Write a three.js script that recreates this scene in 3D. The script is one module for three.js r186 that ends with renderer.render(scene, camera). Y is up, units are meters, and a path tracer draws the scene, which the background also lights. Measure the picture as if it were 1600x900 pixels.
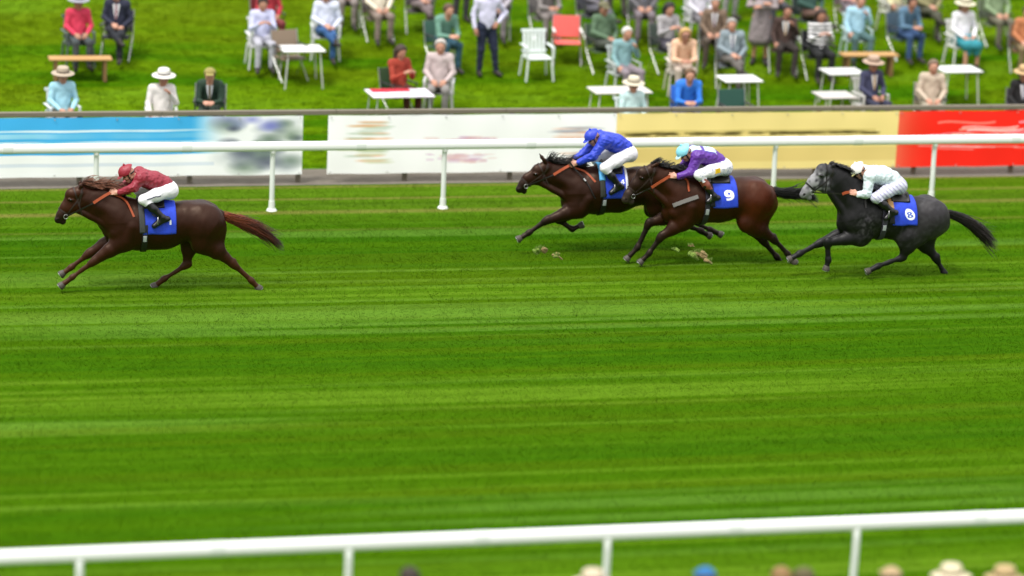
import * as THREE from 'three';
import { mergeGeometries } from 'three/addons/utils/BufferGeometryUtils.js';
import { ImprovedNoise } from 'three/addons/math/ImprovedNoise.js';
import { RoundedBoxGeometry } from 'three/addons/geometries/RoundedBoxGeometry.js';

// ---------------------------------------------------------------- camera, sky, sun, exposure
const scene = new THREE.Scene();
const camera = new THREE.PerspectiveCamera(2 * Math.atan(450 / 5000) * 180 / Math.PI, 16 / 9, 1, 3000);
camera.position.set(-11.56, 12.93, 46.0);                       // high in the stand, long lens
camera.up.set(0.02043781, 0.96387132, -0.26558309);             // the horizon leans a little
camera.lookAt(-11.56 + 23.512484, 12.93 - 26.282205, 46 - 93.575685);
camera.focus = 48.5; camera.userData.fStop = 0.36;                 // a wide open 400 mm lens
scene.add(camera);

const renderer = new THREE.WebGLRenderer({ antialias: true });
renderer.toneMapping = THREE.LinearToneMapping;
renderer.toneMappingExposure = 1.55;
renderer.shadowMap.enabled = true;

{ // pale overcast sky, brighter overhead
  const W = 256, H = 128, d = new Float32Array(W * H * 4);
  for (let y = 0; y < H; y++) for (let x = 0; x < W; x++) {
    const el = ((y + 0.5) / H - 0.5) * Math.PI, s = Math.sin(el), a = x / W * Math.PI * 2;
    let L = s > 0 ? 0.36 * (1 + 3.0 * s) : 0.12;
    if (s > 0) L *= 1 + 0.10 * Math.sin(3 * a + 5 * el) * Math.cos(2 * a - 7 * el) + 0.06 * Math.sin(7 * a - 3 * el);
    const i = (y * W + x) * 4; d[i] = L; d[i + 1] = L * 0.995; d[i + 2] = L * 1.01; d[i + 3] = 1;
  }
  const sky = new THREE.DataTexture(d, W, H, THREE.RGBAFormat, THREE.FloatType);
  sky.mapping = THREE.EquirectangularReflectionMapping; sky.magFilter = THREE.LinearFilter; sky.needsUpdate = true;
  scene.background = sky; scene.environment = sky;
}
const sun = new THREE.DirectionalLight(new THREE.Color(1, 0.96, 0.9), 2.2);
sun.position.set(-18, 42, 16); sun.target.position.set(1, 0, 2);
sun.castShadow = true; sun.shadow.radius = 24; sun.shadow.mapSize.set(2048, 2048);
Object.assign(sun.shadow.camera, { left: -30, right: 30, top: 30, bottom: -30, near: 1, far: 120 });
scene.add(sun, sun.target);

// ---------------------------------------------------------------- helpers
const V = (x, y, z) => new THREE.Vector3(x, y, z);
const A3 = (a) => V(a[0], a[1], a[2]);
const clamp = (x, a, b) => Math.min(b, Math.max(a, x));
const mix = (a, b, t) => a + (b - a) * t;
const smooth = (a, b, x) => { const t = clamp((x - a) / (b - a), 0, 1); return t * t * (3 - 2 * t); };
function rngOf(seed) { let s = seed >>> 0; return () => { s = (s + 0x6d2b79f5) | 0; let t = Math.imul(s ^ (s >>> 15), 1 | s); t = (t + Math.imul(t ^ (t >>> 7), 61 | t)) ^ t; return ((t ^ (t >>> 14)) >>> 0) / 4294967296; }; }
const h3 = (x, y, z) => { let n = Math.imul(x, 374761393) ^ Math.imul(y, 668265263) ^ Math.imul(z, 2147483647 ^ 0x5bd1e995); n = Math.imul(n ^ (n >>> 13), 1274126177); return ((n ^ (n >>> 16)) >>> 0) / 4294967296; };
const perlin = new ImprovedNoise();
const n3 = (x, y, z) => clamp(0.5 + 0.62 * perlin.noise(x * 0.8 + y * 0.6 + 11.3, y * 0.8 - x * 0.6 + 5.7, z + 3.1), 0, 1);   // smooth noise 0..1
const n2 = (x, y) => { const xi = Math.floor(x), yi = Math.floor(y); let u = x - xi, v = y - yi; u = u * u * (3 - 2 * u); v = v * v * (3 - 2 * v); return mix(mix(h3(xi, yi, 7), h3(xi + 1, yi, 7), u), mix(h3(xi, yi + 1, 7), h3(xi + 1, yi + 1, 7), u), v); };
const lin = (hex, g = 1) => { const c = new THREE.Color(hex); return [c.r * g, c.g * g, c.b * g]; };
const colorOf = (hex, g = 1) => { const a = lin(hex, g); return new THREE.Color().setRGB(a[0], a[1], a[2]); };
const mat = (hex, roughness = 0.8, extra = {}) => { const { g = 0.8, ...rest } = extra; return new THREE.MeshStandardMaterial({ color: colorOf(hex, g), roughness, ...rest }); };
const used = {};
function numbered(n) { const k = used[n] = (used[n] ?? -1) + 1; return k ? n + '_' + String(k).padStart(3, '0') : n; }
const show = (m) => { m.castShadow = m.receiveShadow = true; return m; };
function obj(name, geometry, material, parent) { const m = show(new THREE.Mesh(geometry, material)); m.name = parent ? name : numbered(name); (parent || scene).add(m); return m; }
function tag(o, label, category, group) { o.userData.label = label; o.userData.category = category; if (group) o.userData.group = group; return o; }
function struct(name, geometry, material) { const m = obj(name, geometry, material); m.userData.kind = 'structure'; return m; }
function thing(name, label, category, [x, y, z] = [0, 0, 0], turn = 0, group) { const o = new THREE.Group(); o.name = numbered(name); scene.add(o); o.position.set(x, y, z); o.rotation.y = turn; return tag(o, label, category, group); }
const bx = (w, h, d, x = 0, y = 0, z = 0, r = 0.008) => new RoundedBoxGeometry(w, h, d, 2, Math.min(r, w / 2.1, h / 2.1, d / 2.1)).translate(x, y, z);
function tube(points, r, sides = 8, segs = 0) { return new THREE.TubeGeometry(new THREE.CatmullRomCurve3(points, false, 'centripetal'), segs || points.length * 4, r, sides, false); }
function bar(a, b, r, sides = 8, r2 = r) { const d = b.clone().sub(a), g = new THREE.CylinderGeometry(r2, r, d.length(), sides); g.applyQuaternion(new THREE.Quaternion().setFromUnitVectors(V(0, 1, 0), d.clone().normalize())); return g.translate((a.x + b.x) / 2, (a.y + b.y) / 2, (a.z + b.z) / 2); }
function canvasTex(w, h, paint) { const c = document.createElement('canvas'); c.width = w; c.height = h; paint(c.getContext('2d'), w, h); const t = new THREE.CanvasTexture(c); t.colorSpace = THREE.SRGBColorSpace; return t; }

// ---- bodies: tapered bones joined by a smooth minimum, meshed with surface nets
// a bone: [ax,ay,az,ra, bx,by,bz,rb, zs, k, colour]; zs squeezes the bone sideways (z), xs likewise in x
function bone(a, ra, b, rb, o = {}) {
  const zs = o.zs ?? 1, xs = o.xs ?? 1;
  return { ax: a.x / xs, ay: a.y, az: a.z / zs, bx: (b.x - a.x) / xs, by: b.y - a.y, bz: (b.z - a.z) / zs, ra, rb, ix: 1 / xs, iz: 1 / zs, sc: Math.min(1, zs, xs), k: o.k ?? 0.03, c: o.c || [0.5, 0.5, 0.5],
    l2: 1 / Math.max(1e-9, ((b.x - a.x) / xs) ** 2 + (b.y - a.y) ** 2 + ((b.z - a.z) / zs) ** 2), x0: a, x1: b };
}
function dBone(q, x, y, z) {
  const px = x * q.ix - q.ax, py = y - q.ay, pz = z * q.iz - q.az;
  let t = (px * q.bx + py * q.by + pz * q.bz) * q.l2; t = t < 0 ? 0 : t > 1 ? 1 : t;
  const dx = px - t * q.bx, dy = py - t * q.by, dz = pz - t * q.bz;
  return (Math.sqrt(dx * dx + dy * dy + dz * dz) - q.ra - (q.rb - q.ra) * t) * q.sc;
}
function dAll(list, x, y, z) {
  let d = 1e9;
  for (let i = 0; i < list.length; i++) { const q = list[i], e = dBone(q, x, y, z), k = q.k; if (i === 0) { d = e; continue; } const df = d - e, ad = df < 0 ? -df : df; if (ad < k) { const h = (k - ad) / k; d = (df < 0 ? d : e) - h * h * k * 0.25; } else if (e < d) d = e; }
  return d;
}
function fieldOf(bones, { disp, clip } = {}) {
  const F = (x, y, z) => { let d = dAll(bones, x, y, z); if (disp && d < 0.1 && d > -0.1) d -= disp(x, y, z); if (clip) d = Math.max(d, clip(x, y, z)); return d; };
  F.bones = bones; F.disp = disp; F.clip = clip;
  F.normal = (x, y, z, e = 0.004) => { const n = V(F(x + e, y, z) - F(x - e, y, z), F(x, y + e, z) - F(x, y - e, z), F(x, y, z + e) - F(x, y, z - e)); return n.lengthSq() > 0 ? n.normalize() : V(0, 1, 0); };
  F.snap = (p, off = 0) => { const q = p.clone(); let n = V(0, 1, 0); for (let i = 0; i < 14; i++) { n = F.normal(q.x, q.y, q.z); q.addScaledVector(n, (off - F(q.x, q.y, q.z)) * 0.85); } return { p: q, n }; };
  F.ray = (o, dir, off = 0) => { const p = o.clone(); for (let i = 0; i < 90; i++) { const d = F(p.x, p.y, p.z) - off; if (d < 0.0008) break; p.addScaledVector(dir, d * 0.8); } return { p, n: F.normal(p.x, p.y, p.z) }; };
  return F;
}
function meshField(F, cell, paint) {
  const B = F.bones, lo = [1e9, 1e9, 1e9], hi = [-1e9, -1e9, -1e9];
  for (const q of B) { const r = Math.max(q.ra, q.rb); for (const [P, rr] of [[q.x0, r], [q.x1, r]]) { const e = [rr / q.ix, rr, rr / q.iz], c = [P.x, P.y, P.z]; for (let i = 0; i < 3; i++) { lo[i] = Math.min(lo[i], c[i] - e[i]); hi[i] = Math.max(hi[i], c[i] + e[i]); } } }
  const pad = 0.03 + cell * 2, BS = 6;
  const N = [0, 1, 2].map((i) => Math.ceil((hi[i] - lo[i] + 2 * pad) / cell / BS) * BS + 1), [nx, ny, nz] = N;
  const ox = lo[0] - pad, oy = lo[1] - pad, oz = lo[2] - pad, f = new Float32Array(nx * ny * nz).fill(1), at = (i, j, k) => (k * ny + j) * nx + i;
  const R = BS * cell * 0.9, done = [];
  const kmax = Math.max(...B.map((q) => q.k));
  for (let bk = 0; bk < nz; bk += BS) for (let bj = 0; bj < ny; bj += BS) for (let bi = 0; bi < nx; bi += BS) {
    const cx = ox + (bi + BS / 2) * cell, cy = oy + (bj + BS / 2) * cell, cz = oz + (bk + BS / 2) * cell;
    let dm = 1e9; const ds = B.map((q) => { const d = dBone(q, cx, cy, cz); if (d < dm) dm = d; return d; });
    const i1 = Math.min(bi + BS, nx), j1 = Math.min(bj + BS, ny), k1 = Math.min(bk + BS, nz);
    if (dm > R * 1.25 + kmax * 0.5 + 0.02) continue;
    if (!F.clip && dm < -(R * 1.25 + 0.03)) { for (let k = bk; k < k1; k++) for (let j = bj; j < j1; j++) for (let i = bi; i < i1; i++) f[at(i, j, k)] = -1; continue; }
    const sub = B.filter((q, i) => ds[i] < dm + 2.6 * R + kmax);
    for (let k = bk; k < k1; k++) for (let j = bj; j < j1; j++) for (let i = bi; i < i1; i++) {
      const x = ox + i * cell, y = oy + j * cell, z = oz + k * cell; let d = dAll(sub, x, y, z);
      if (F.disp && d < 0.1 && d > -0.1) d -= F.disp(x, y, z); if (F.clip) d = Math.max(d, F.clip(x, y, z)); f[at(i, j, k)] = d;
    }
  }
  const id = new Int32Array(nx * ny * nz).fill(-1), pos = [], idx = [], co = new Float32Array(8);
  const E = [[0, 1], [2, 3], [4, 5], [6, 7], [0, 2], [1, 3], [4, 6], [5, 7], [0, 4], [1, 5], [2, 6], [3, 7]];
  for (let k = 0; k < nz - 1; k++) for (let j = 0; j < ny - 1; j++) for (let i = 0; i < nx - 1; i++) {
    let m = 0; for (let c = 0; c < 8; c++) { const v = f[at(i + (c & 1), j + ((c >> 1) & 1), k + (c >> 2))]; co[c] = v; if (v < 0) m |= 1 << c; }
    if (m === 0 || m === 255) continue;
    let sx = 0, sy = 0, sz = 0, n = 0;
    for (const [a, b] of E) { const A = co[a], Bv = co[b]; if ((A < 0) === (Bv < 0)) continue; const t = A / (A - Bv); sx += (a & 1) + ((b & 1) - (a & 1)) * t; sy += ((a >> 1) & 1) + (((b >> 1) & 1) - ((a >> 1) & 1)) * t; sz += (a >> 2) + ((b >> 2) - (a >> 2)) * t; n++; }
    id[at(i, j, k)] = pos.length / 3; pos.push(ox + (i + sx / n) * cell, oy + (j + sy / n) * cell, oz + (k + sz / n) * cell);
  }
  const quad = (a, b, c, d, flip) => { if (a < 0 || b < 0 || c < 0 || d < 0) return; if (flip) idx.push(a, c, b, a, d, c); else idx.push(a, b, c, a, c, d); };
  for (let k = 1; k < nz - 1; k++) for (let j = 1; j < ny - 1; j++) for (let i = 1; i < nx - 1; i++) {
    const s = f[at(i, j, k)] < 0;
    if (s !== (f[at(i + 1, j, k)] < 0)) quad(id[at(i, j - 1, k - 1)], id[at(i, j, k - 1)], id[at(i, j, k)], id[at(i, j - 1, k)], !s);
    if (s !== (f[at(i, j + 1, k)] < 0)) quad(id[at(i - 1, j, k - 1)], id[at(i - 1, j, k)], id[at(i, j, k)], id[at(i, j, k - 1)], !s);
    if (s !== (f[at(i, j, k + 1)] < 0)) quad(id[at(i - 1, j - 1, k)], id[at(i, j - 1, k)], id[at(i, j, k)], id[at(i - 1, j, k)], !s);
  }
  const nv = pos.length / 3, P = new Float32Array(pos), Nn = new Float32Array(nv * 3), C = new Float32Array(nv * 3);
  for (let v = 0; v < nv; v++) {
    let x = P[v * 3], y = P[v * 3 + 1], z = P[v * 3 + 2];
    const near = B.filter((q) => dBone(q, x, y, z) < 0.09 + q.k), T = near.length ? near : B;
    const g = (X, Y, Z) => { let d = dAll(T, X, Y, Z); if (F.disp) d -= F.disp(X, Y, Z); if (F.clip) d = Math.max(d, F.clip(X, Y, Z)); return d; }, e = 0.003;
    const n = V(g(x + e, y, z) - g(x - e, y, z), g(x, y + e, z) - g(x, y - e, z), g(x, y, z + e) - g(x, y, z - e)); if (n.lengthSq() < 1e-12) n.set(0, 1, 0); n.normalize();
    const d = clamp(g(x, y, z), -cell, cell); x -= n.x * d; y -= n.y * d; z -= n.z * d;
    P[v * 3] = x; P[v * 3 + 1] = y; P[v * 3 + 2] = z; Nn[v * 3] = n.x; Nn[v * 3 + 1] = n.y; Nn[v * 3 + 2] = n.z;
    let w = 0, r = 0, gg = 0, b = 0, dm = 1e9; const dd = T.map((q) => { const t = dBone(q, x, y, z); if (t < dm) dm = t; return t; });
    T.forEach((q, i) => { const k = Math.exp(-(dd[i] - dm) / 0.014); w += k; r += k * q.c[0]; gg += k * q.c[1]; b += k * q.c[2]; });
    let c = [r / w, gg / w, b / w]; if (paint) c = paint(x, y, z, n, c) || c;
    C[v * 3] = c[0]; C[v * 3 + 1] = c[1]; C[v * 3 + 2] = c[2];
  }
  const G = new THREE.BufferGeometry();
  G.setAttribute('position', new THREE.BufferAttribute(P, 3)); G.setAttribute('normal', new THREE.BufferAttribute(Nn, 3)); G.setAttribute('color', new THREE.BufferAttribute(C, 3)); G.setIndex(idx);
  return G;
}
// a flat strap laid along points with the side directions given by normals
function strap(pts, nrm, w, t = 0.006, closed = false) {
  const n = pts.length, pos = [], idx = [];
  for (let i = 0; i < n; i++) {
    const a = pts[closed ? (i + n - 1) % n : Math.max(0, i - 1)], b = pts[closed ? (i + 1) % n : Math.min(n - 1, i + 1)], T = b.clone().sub(a).normalize(), s = T.clone().cross(nrm[i]).normalize(), W = (Array.isArray(w) ? w[i] : w) / 2;
    for (const [u, v] of [[-1, 0], [-1, 1], [1, 1], [1, 0]]) { const p = pts[i].clone().addScaledVector(s, u * W).addScaledVector(nrm[i], v * t); pos.push(p.x, p.y, p.z); }
  }
  for (let i = 0; i < (closed ? n : n - 1); i++) { const a = i * 4, b = ((i + 1) % n) * 4; for (let k = 0; k < 4; k++) { const l = (k + 1) % 4; idx.push(a + k, b + k, a + l, a + l, b + k, b + l); } }
  if (!closed) { idx.push(0, 1, 2, 0, 2, 3); const e = (n - 1) * 4; idx.push(e, e + 2, e + 1, e, e + 3, e + 2); }
  const g = new THREE.BufferGeometry(); g.setAttribute('position', new THREE.Float32BufferAttribute(pos, 3)); g.setIndex(idx);
  const f = g.toNonIndexed(); f.computeVertexNormals(); return f;
}
function along(points, n) { const c = new THREE.CatmullRomCurve3(points, false, 'centripetal'); return c.getSpacedPoints(n); }
function strapOn(F, points, w, t = 0.006, off = 0.003, n = 16) { const ps = along(points, n).map((p) => F.snap(p, off)); return strap(ps.map((s) => s.p), ps.map((s) => s.n), w, t); }
// hair: many thin tapered locks in one geometry; each lock is a list of points
function locks(list) {
  const pos = [], idx = [], col = [], up = V(0.3, 0.9, 0.4).normalize();
  for (const { pts, r, c } of list) {
    const n = pts.length, base = pos.length / 3;
    for (let i = 0; i < n; i++) {
      const T = pts[Math.min(n - 1, i + 1)].clone().sub(pts[Math.max(0, i - 1)]).normalize(), s = T.clone().cross(up).normalize(), u = s.clone().cross(T), rr = r * (i === n - 1 ? 0.12 : 1 - 0.55 * i / n);
      for (let k = 0; k < 3; k++) { const a = k * 2.094, p = pts[i].clone().addScaledVector(s, Math.cos(a) * rr).addScaledVector(u, Math.sin(a) * rr); pos.push(p.x, p.y, p.z); const cc = c[Math.min(i, c.length - 1)]; col.push(cc[0], cc[1], cc[2]); }
      if (i < n - 1) for (let k = 0; k < 3; k++) { const a = base + i * 3 + k, b = base + i * 3 + (k + 1) % 3; idx.push(a, b, a + 3, b, b + 3, a + 3); }
    }
  }
  const g = new THREE.BufferGeometry(); g.setAttribute('position', new THREE.Float32BufferAttribute(pos, 3)); g.setAttribute('color', new THREE.Float32BufferAttribute(col, 3)); g.setIndex(idx); g.computeVertexNormals(); return g;
}
// ---- heads and hands shared by riders and spectators
const SKIN = lin('#d09a80', 0.75);
function headBones(c, f, u, c0 = SKIN, s = 1) {
  const w = f.clone().cross(u).normalize(), P = (a, b, d) => c.clone().addScaledVector(f, a * s).addScaledVector(u, b * s).addScaledVector(w, d * s), lip = [c0[0] * 0.75, c0[1] * 0.5, c0[2] * 0.5], o = { k: 0.02 * s, c: c0 }, B = [];
  const b = (p, r, q, r2, oo = o) => B.push(bone(p, r * s, q, r2 * s, oo));
  b(P(-0.02, 0.035, 0), 0.085, P(0.012, 0.03, 0), 0.082); b(P(0.02, -0.01, 0), 0.07, P(0.035, -0.055, 0), 0.052); b(P(0.05, -0.085, -0.014), 0.026, P(0.05, -0.085, 0.014), 0.026);
  b(P(-0.015, -0.05, 0.05), 0.03, P(0.04, -0.08, 0.02), 0.024); b(P(-0.015, -0.05, -0.05), 0.03, P(0.04, -0.08, -0.02), 0.024);
  b(P(0.082, 0.02, -0.035), 0.014, P(0.082, 0.02, 0.035), 0.014, { k: 0.012, c: c0 });
  b(P(0.086, 0.008, 0), 0.008, P(0.108, -0.028, 0), 0.013, { k: 0.01, c: c0 }); b(P(0.096, -0.03, -0.012), 0.009, P(0.096, -0.03, 0.012), 0.009, { k: 0.008, c: c0 });
  b(P(0.083, -0.058, -0.018), 0.0075, P(0.083, -0.058, 0.018), 0.0075, { k: 0.006, c: lip }); b(P(0.08, -0.068, -0.014), 0.0075, P(0.08, -0.068, 0.014), 0.0075, { k: 0.006, c: lip });
  for (const e of [-1, 1]) { b(P(-0.012, 0.018, e * 0.083), 0.016, P(-0.004, -0.02, e * 0.08), 0.012, { k: 0.008, c: c0 }); b(P(0.062, -0.02, e * 0.045), 0.024, P(0.05, -0.03, e * 0.05), 0.024, o); }
  return { B, P, w };
}
function eyes(parent, P, r = 0.0125) { for (const e of [-1, 1]) { const p = P(0.079, 0.006, e * 0.031); obj('eye', new THREE.SphereGeometry(r, 10, 8).translate(p.x, p.y, p.z), M.eye, parent); } }
function handBones(wr, d, n, side, curl, c0 = SKIN, s = 1) {      // d along the palm, n out of the palm, side = which way the thumb leaves
  const w = d.clone().cross(n).normalize().multiplyScalar(side), B = [], at = (a, b, e) => wr.clone().addScaledVector(d, a * s).addScaledVector(w, b * s).addScaledVector(n, e * s), o = { k: 0.012, c: c0 };
  B.push(bone(at(-0.02, 0, 0), 0.026 * s, at(0.03, 0, 0), 0.027 * s, o));
  const L = [0.07, 0.08, 0.074, 0.058];
  for (let i = 0; i < 4; i++) {
    const y = (1.5 - i) * 0.0205; let p = at(0.085 - Math.abs(i - 1.2) * 0.004, y, 0), a = curl * 0.4; B.push(bone(at(0.02, y * 0.7, 0), 0.016 * s, p, 0.0115 * s, o));
    for (let k = 0; k < 3; k++) { const l = L[i] * [0.45, 0.32, 0.25][k] * s, q = p.clone().addScaledVector(d, Math.cos(a) * l).addScaledVector(n, Math.sin(a) * l).addScaledVector(w, (1.5 - i) * 0.0012); B.push(bone(p, (0.0095 - k * 0.001) * s, q, (0.0087 - k * 0.001) * s, { k: 0.004, c: c0 })); p = q; a += curl * (0.75 + 0.06 * i); }
  }
  const t0 = at(0.02, 0.022, 0.004), t1 = at(0.05, 0.05, 0.014), t2 = at(0.078, 0.05 - curl * 0.012, 0.022 + curl * 0.01), t3 = at(0.1, 0.045 - curl * 0.025, 0.028 + curl * 0.014);
  B.push(bone(t0, 0.016 * s, t1, 0.0125 * s, o), bone(t1, 0.0115 * s, t2, 0.0105 * s, { k: 0.005, c: c0 }), bone(t2, 0.0105 * s, t3, 0.0085 * s, { k: 0.004, c: c0 }));
  return B;
}
const M = {
  eye: mat('#120d0a', 0.15), hoof: mat('#4a443c', 0.6), steel: new THREE.MeshStandardMaterial({ color: 0xb8b8b8, roughness: 0.3, metalness: 0.9 }), leather: mat('#1b1716', 0.45), rein: mat('#a8491c', 0.65), black: mat('#141416', 0.5),
  rail: mat('#f4f5f4', 0.35, { g: 0.95 }), post: mat('#e6ebe6', 0.45, { g: 0.9 }),
};

// ---------------------------------------------------------------- the ground
const SLOPE = 0.17, Z0 = -7.6, ZTOP = -19;
const bankY = (z) => (z > Z0 ? 0 : z > ZTOP ? SLOPE * (Z0 - z) : SLOPE * (Z0 - ZTOP));
const GR = { dark: lin('#457b00', 0.465), mid: lin('#558500', 0.465), pale: lin('#74a020', 0.495), brown: lin('#6d8206', 0.450), olive: lin('#6c9206', 0.465), straw: lin('#b0a458', 0.465), deep: lin('#3a7a00', 0.450), mint: lin('#76a83c', 0.480) };
const lerp3 = (a, b, t) => [a[0] + (b[0] - a[0]) * t, a[1] + (b[1] - a[1]) * t, a[2] + (b[2] - a[2]) * t];
function turfColor(x, z) {                       // mown along the course: passes, wear and drier strands run with the track
  const wob = 0.25 * (n2(x * 0.07, 3.1) - 0.5), y = z + wob;
  const a = n2(x * 0.035 + 9, y * 0.9), b = n2(x * 0.07 - 4, y * 2.6), c = n2(x * 0.11 + 31, y * 7.1), d = n2(x * 0.2 + 7, y * 19);
  const s = 0.22 * a + 0.3 * b + 0.32 * c + 0.16 * d;
  let col = lerp3(GR.dark, GR.mid, smooth(0.22, 0.55, s)); col = lerp3(col, GR.pale, 0.85 * smooth(0.48, 0.72, s));
  col = lerp3(col, GR.mint, 0.5 * smooth(0.55, 0.8, n2(x * 0.05 + 71, y * 1.7)) * smooth(0.4, 0.7, c));
  col = lerp3(col, GR.brown, 0.28 * smooth(0.55, 0.85, n2(x * 0.08 + 55, y * 3.6)));
  col = lerp3(col, GR.deep, 0.4 * smooth(0.55, 0.8, n2(x * 0.06 + 15, y * 1.9)));
  const edge = smooth(-3.9, -5.0, z);            // longer, drier grass by the far rail
  col = lerp3(col, lerp3(GR.mid, GR.pale, 0.35 + 0.5 * c), edge * 0.85);
  const st = Math.max(1 - Math.abs(y + 5.05) / 0.17, 0.8 * (1 - Math.abs(y + 5.95) / 0.09), 0.9 * (1 - Math.abs(y + 6.8) / 0.09), 0.35 * (1 - Math.abs(y + 3.85) / 0.1));
  if (st > 0) col = lerp3(col, GR.straw, Math.min(0.8, st * 1.1) * (0.45 + 0.55 * b));
  const m = 0.93 + 0.06 * n2(x * 11, z * 11);
  return [col[0] * m, col[1] * m, col[2] * m];
}
function bankColor(x, z) {
  const a = n2(x * 0.16 + 3, z * 0.9), b = n2(x * 0.4 - 8, z * 2.6), c = n2(x * 1.3, z * 6), s = 0.4 * a + 0.35 * b + 0.25 * c;
  let col = lerp3(GR.dark, GR.olive, smooth(0.22, 0.62, s)); col = lerp3(col, GR.pale, 0.5 * smooth(0.55, 0.8, s)); col = lerp3(col, GR.brown, 0.5 * smooth(0.5, 0.8, n2(x * 0.3 + 40, z * 1.7)));
  const m = 1.22 + 0.12 * n2(x * 15, z * 15); return [col[0] * m, col[1] * m, col[2] * m];
}
const toS = (v) => Math.round(255 * clamp(v <= 0.0031308 ? v * 12.92 : 1.055 * Math.pow(v, 1 / 2.4) - 0.055, 0, 1));
function groundTex(W, H, x0, z0, sx, sz, fn) {
  const d = new Uint8Array(W * H * 4);
  for (let j = 0; j < H; j++) for (let i = 0; i < W; i++) { const c = fn(x0 + (i + 0.5) / W * sx, z0 + (j + 0.5) / H * sz), k = (j * W + i) * 4; d[k] = toS(c[0]); d[k + 1] = toS(c[1]); d[k + 2] = toS(c[2]); d[k + 3] = 255; }
  const t = new THREE.DataTexture(d, W, H, THREE.RGBAFormat); t.colorSpace = THREE.SRGBColorSpace; t.wrapS = t.wrapT = THREE.MirroredRepeatWrapping; t.magFilter = THREE.LinearFilter; t.minFilter = THREE.LinearMipmapLinearFilter; t.generateMipmaps = true; t.needsUpdate = true; return t;
}
function sheet(xs, zs, yOf, u) {                 // a sheet through the rows zs, uv by metres
  const pos = [], uv = [], idx = [];
  for (const z of zs) for (const x of xs) { pos.push(x, yOf(z), z); const q = u(x, z); uv.push(q[0], q[1]); }
  const n = xs.length; for (let j = 0; j < zs.length - 1; j++) for (let i = 0; i < n - 1; i++) { const a = j * n + i; idx.push(a, a + n, a + 1, a + 1, a + n, a + n + 1); }
  const g = new THREE.BufferGeometry(); g.setAttribute('position', new THREE.Float32BufferAttribute(pos, 3)); g.setAttribute('uv', new THREE.Float32BufferAttribute(uv, 2)); g.setIndex(idx); g.computeVertexNormals(); return g;
}
{
  const X0 = -20, SX = 44, TZ = -8, SZ = 32;
  const turf = groundTex(2048, 2048, X0, TZ, SX, SZ, turfColor);
  struct('turf_track', sheet([-1500, -60, -20, 24, 60, 1500], [-6.86, 24, 60, 900], () => 0, (x, z) => [(x - X0) / SX, (z - TZ) / SZ]), new THREE.MeshPhysicalMaterial({ map: turf, roughness: 1, specularIntensity: 0.05 }));
  const bank = groundTex(1024, 512, X0, -24, SX, 16.4, bankColor);
  struct('grass_bank', sheet([-1500, -60, -20, 24, 60, 1500], [-1500, -60, ZTOP, -13, Z0 + 0.001], bankY, (x, z) => [(x - X0) / SX, (z + 24) / 16.4]), new THREE.MeshPhysicalMaterial({ map: bank, roughness: 1, specularIntensity: 0.05 }));
  const dirt = groundTex(1024, 32, X0, 0, SX, 1, (x, z) => { const a = n2(x * 2.1, z * 6), b = n2(x * 17, z * 14); const c = lerp3(lin('#6f675a', 0.62), lin('#8f877a', 0.62), 0.6 * a + 0.4 * b); return c; });
  struct('dirt_path', sheet([-1500, -20, 24, 1500], [Z0 - 0.25, Z0, -6.84], (z) => bankY(z) + 0.006, (x, z) => [(x - X0) / SX, z]), new THREE.MeshStandardMaterial({ map: dirt, roughness: 1 }));
}
{ // grass blades in view: short mown turf on the track, a little longer on the bank
  const R = rngOf(77), tuft = (n, h, spread, seed) => {
    const r = rngOf(seed), pos = [], nor = [];
    for (let i = 0; i < n; i++) { const a = r() * 6.28, x = (r() - 0.5) * spread, z = (r() - 0.5) * spread, l = h * (0.55 + 0.6 * r()), w = 0.0035 + 0.002 * r(), lean = l * (0.25 + 0.5 * r()), b = r() * 6.28; pos.push(x - Math.cos(a) * w, 0, z - Math.sin(a) * w, x + Math.cos(a) * w, 0, z + Math.sin(a) * w, x + Math.cos(b) * lean, l, z + Math.sin(b) * lean); for (let k = 0; k < 3; k++) nor.push(0.1 * Math.cos(b), 0.99, 0.1 * Math.sin(b)); }
    const g = new THREE.BufferGeometry(); g.setAttribute('position', new THREE.Float32BufferAttribute(pos, 3)); g.setAttribute('normal', new THREE.Float32BufferAttribute(nor, 3)); return g;
  };
  const field = (name, label, n, h, x0, x1, z0, z1, yOf, colorFn, seed) => {
    const im = new THREE.InstancedMesh(tuft(16, h, 0.16, seed), new THREE.MeshPhysicalMaterial({ color: 0xffffff, roughness: 0.9, specularIntensity: 0.1, side: THREE.DoubleSide }), n), m = new THREE.Matrix4(), q = new THREE.Quaternion(), c = new THREE.Color();
    for (let i = 0; i < n; i++) {
      const x = mix(x0, x1, R()), z = mix(z0, z1, R()), s = 0.75 + 0.5 * R(); q.setFromAxisAngle(V(0, 1, 0), R() * 6.28);
      m.compose(V(x, yOf(z) - 0.004, z), q, V(s, s * (0.8 + 0.4 * R()), s)); im.setMatrixAt(i, m);
      const k = colorFn(x, z), b = 1.02 + 0.08 * (R() - 0.5); c.setRGB(k[0] * b, k[1] * b, k[2] * b); im.setColorAt(i, c);
    }
    show(im); im.name = name; scene.add(im); im.userData.kind = 'stuff'; tag(im, label, 'grass');
  };
  field('track_grass', 'short green turf of the race track between the two white rails', 240000, 0.013, -12, 15, -6.8, 17, () => 0, turfColor, 5);
  field('bank_grass', 'olive green grass of the sloping spectator bank behind the banners', 90000, 0.022, -11, 18, -18, -7.9, bankY, bankColor, 6);
}

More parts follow.
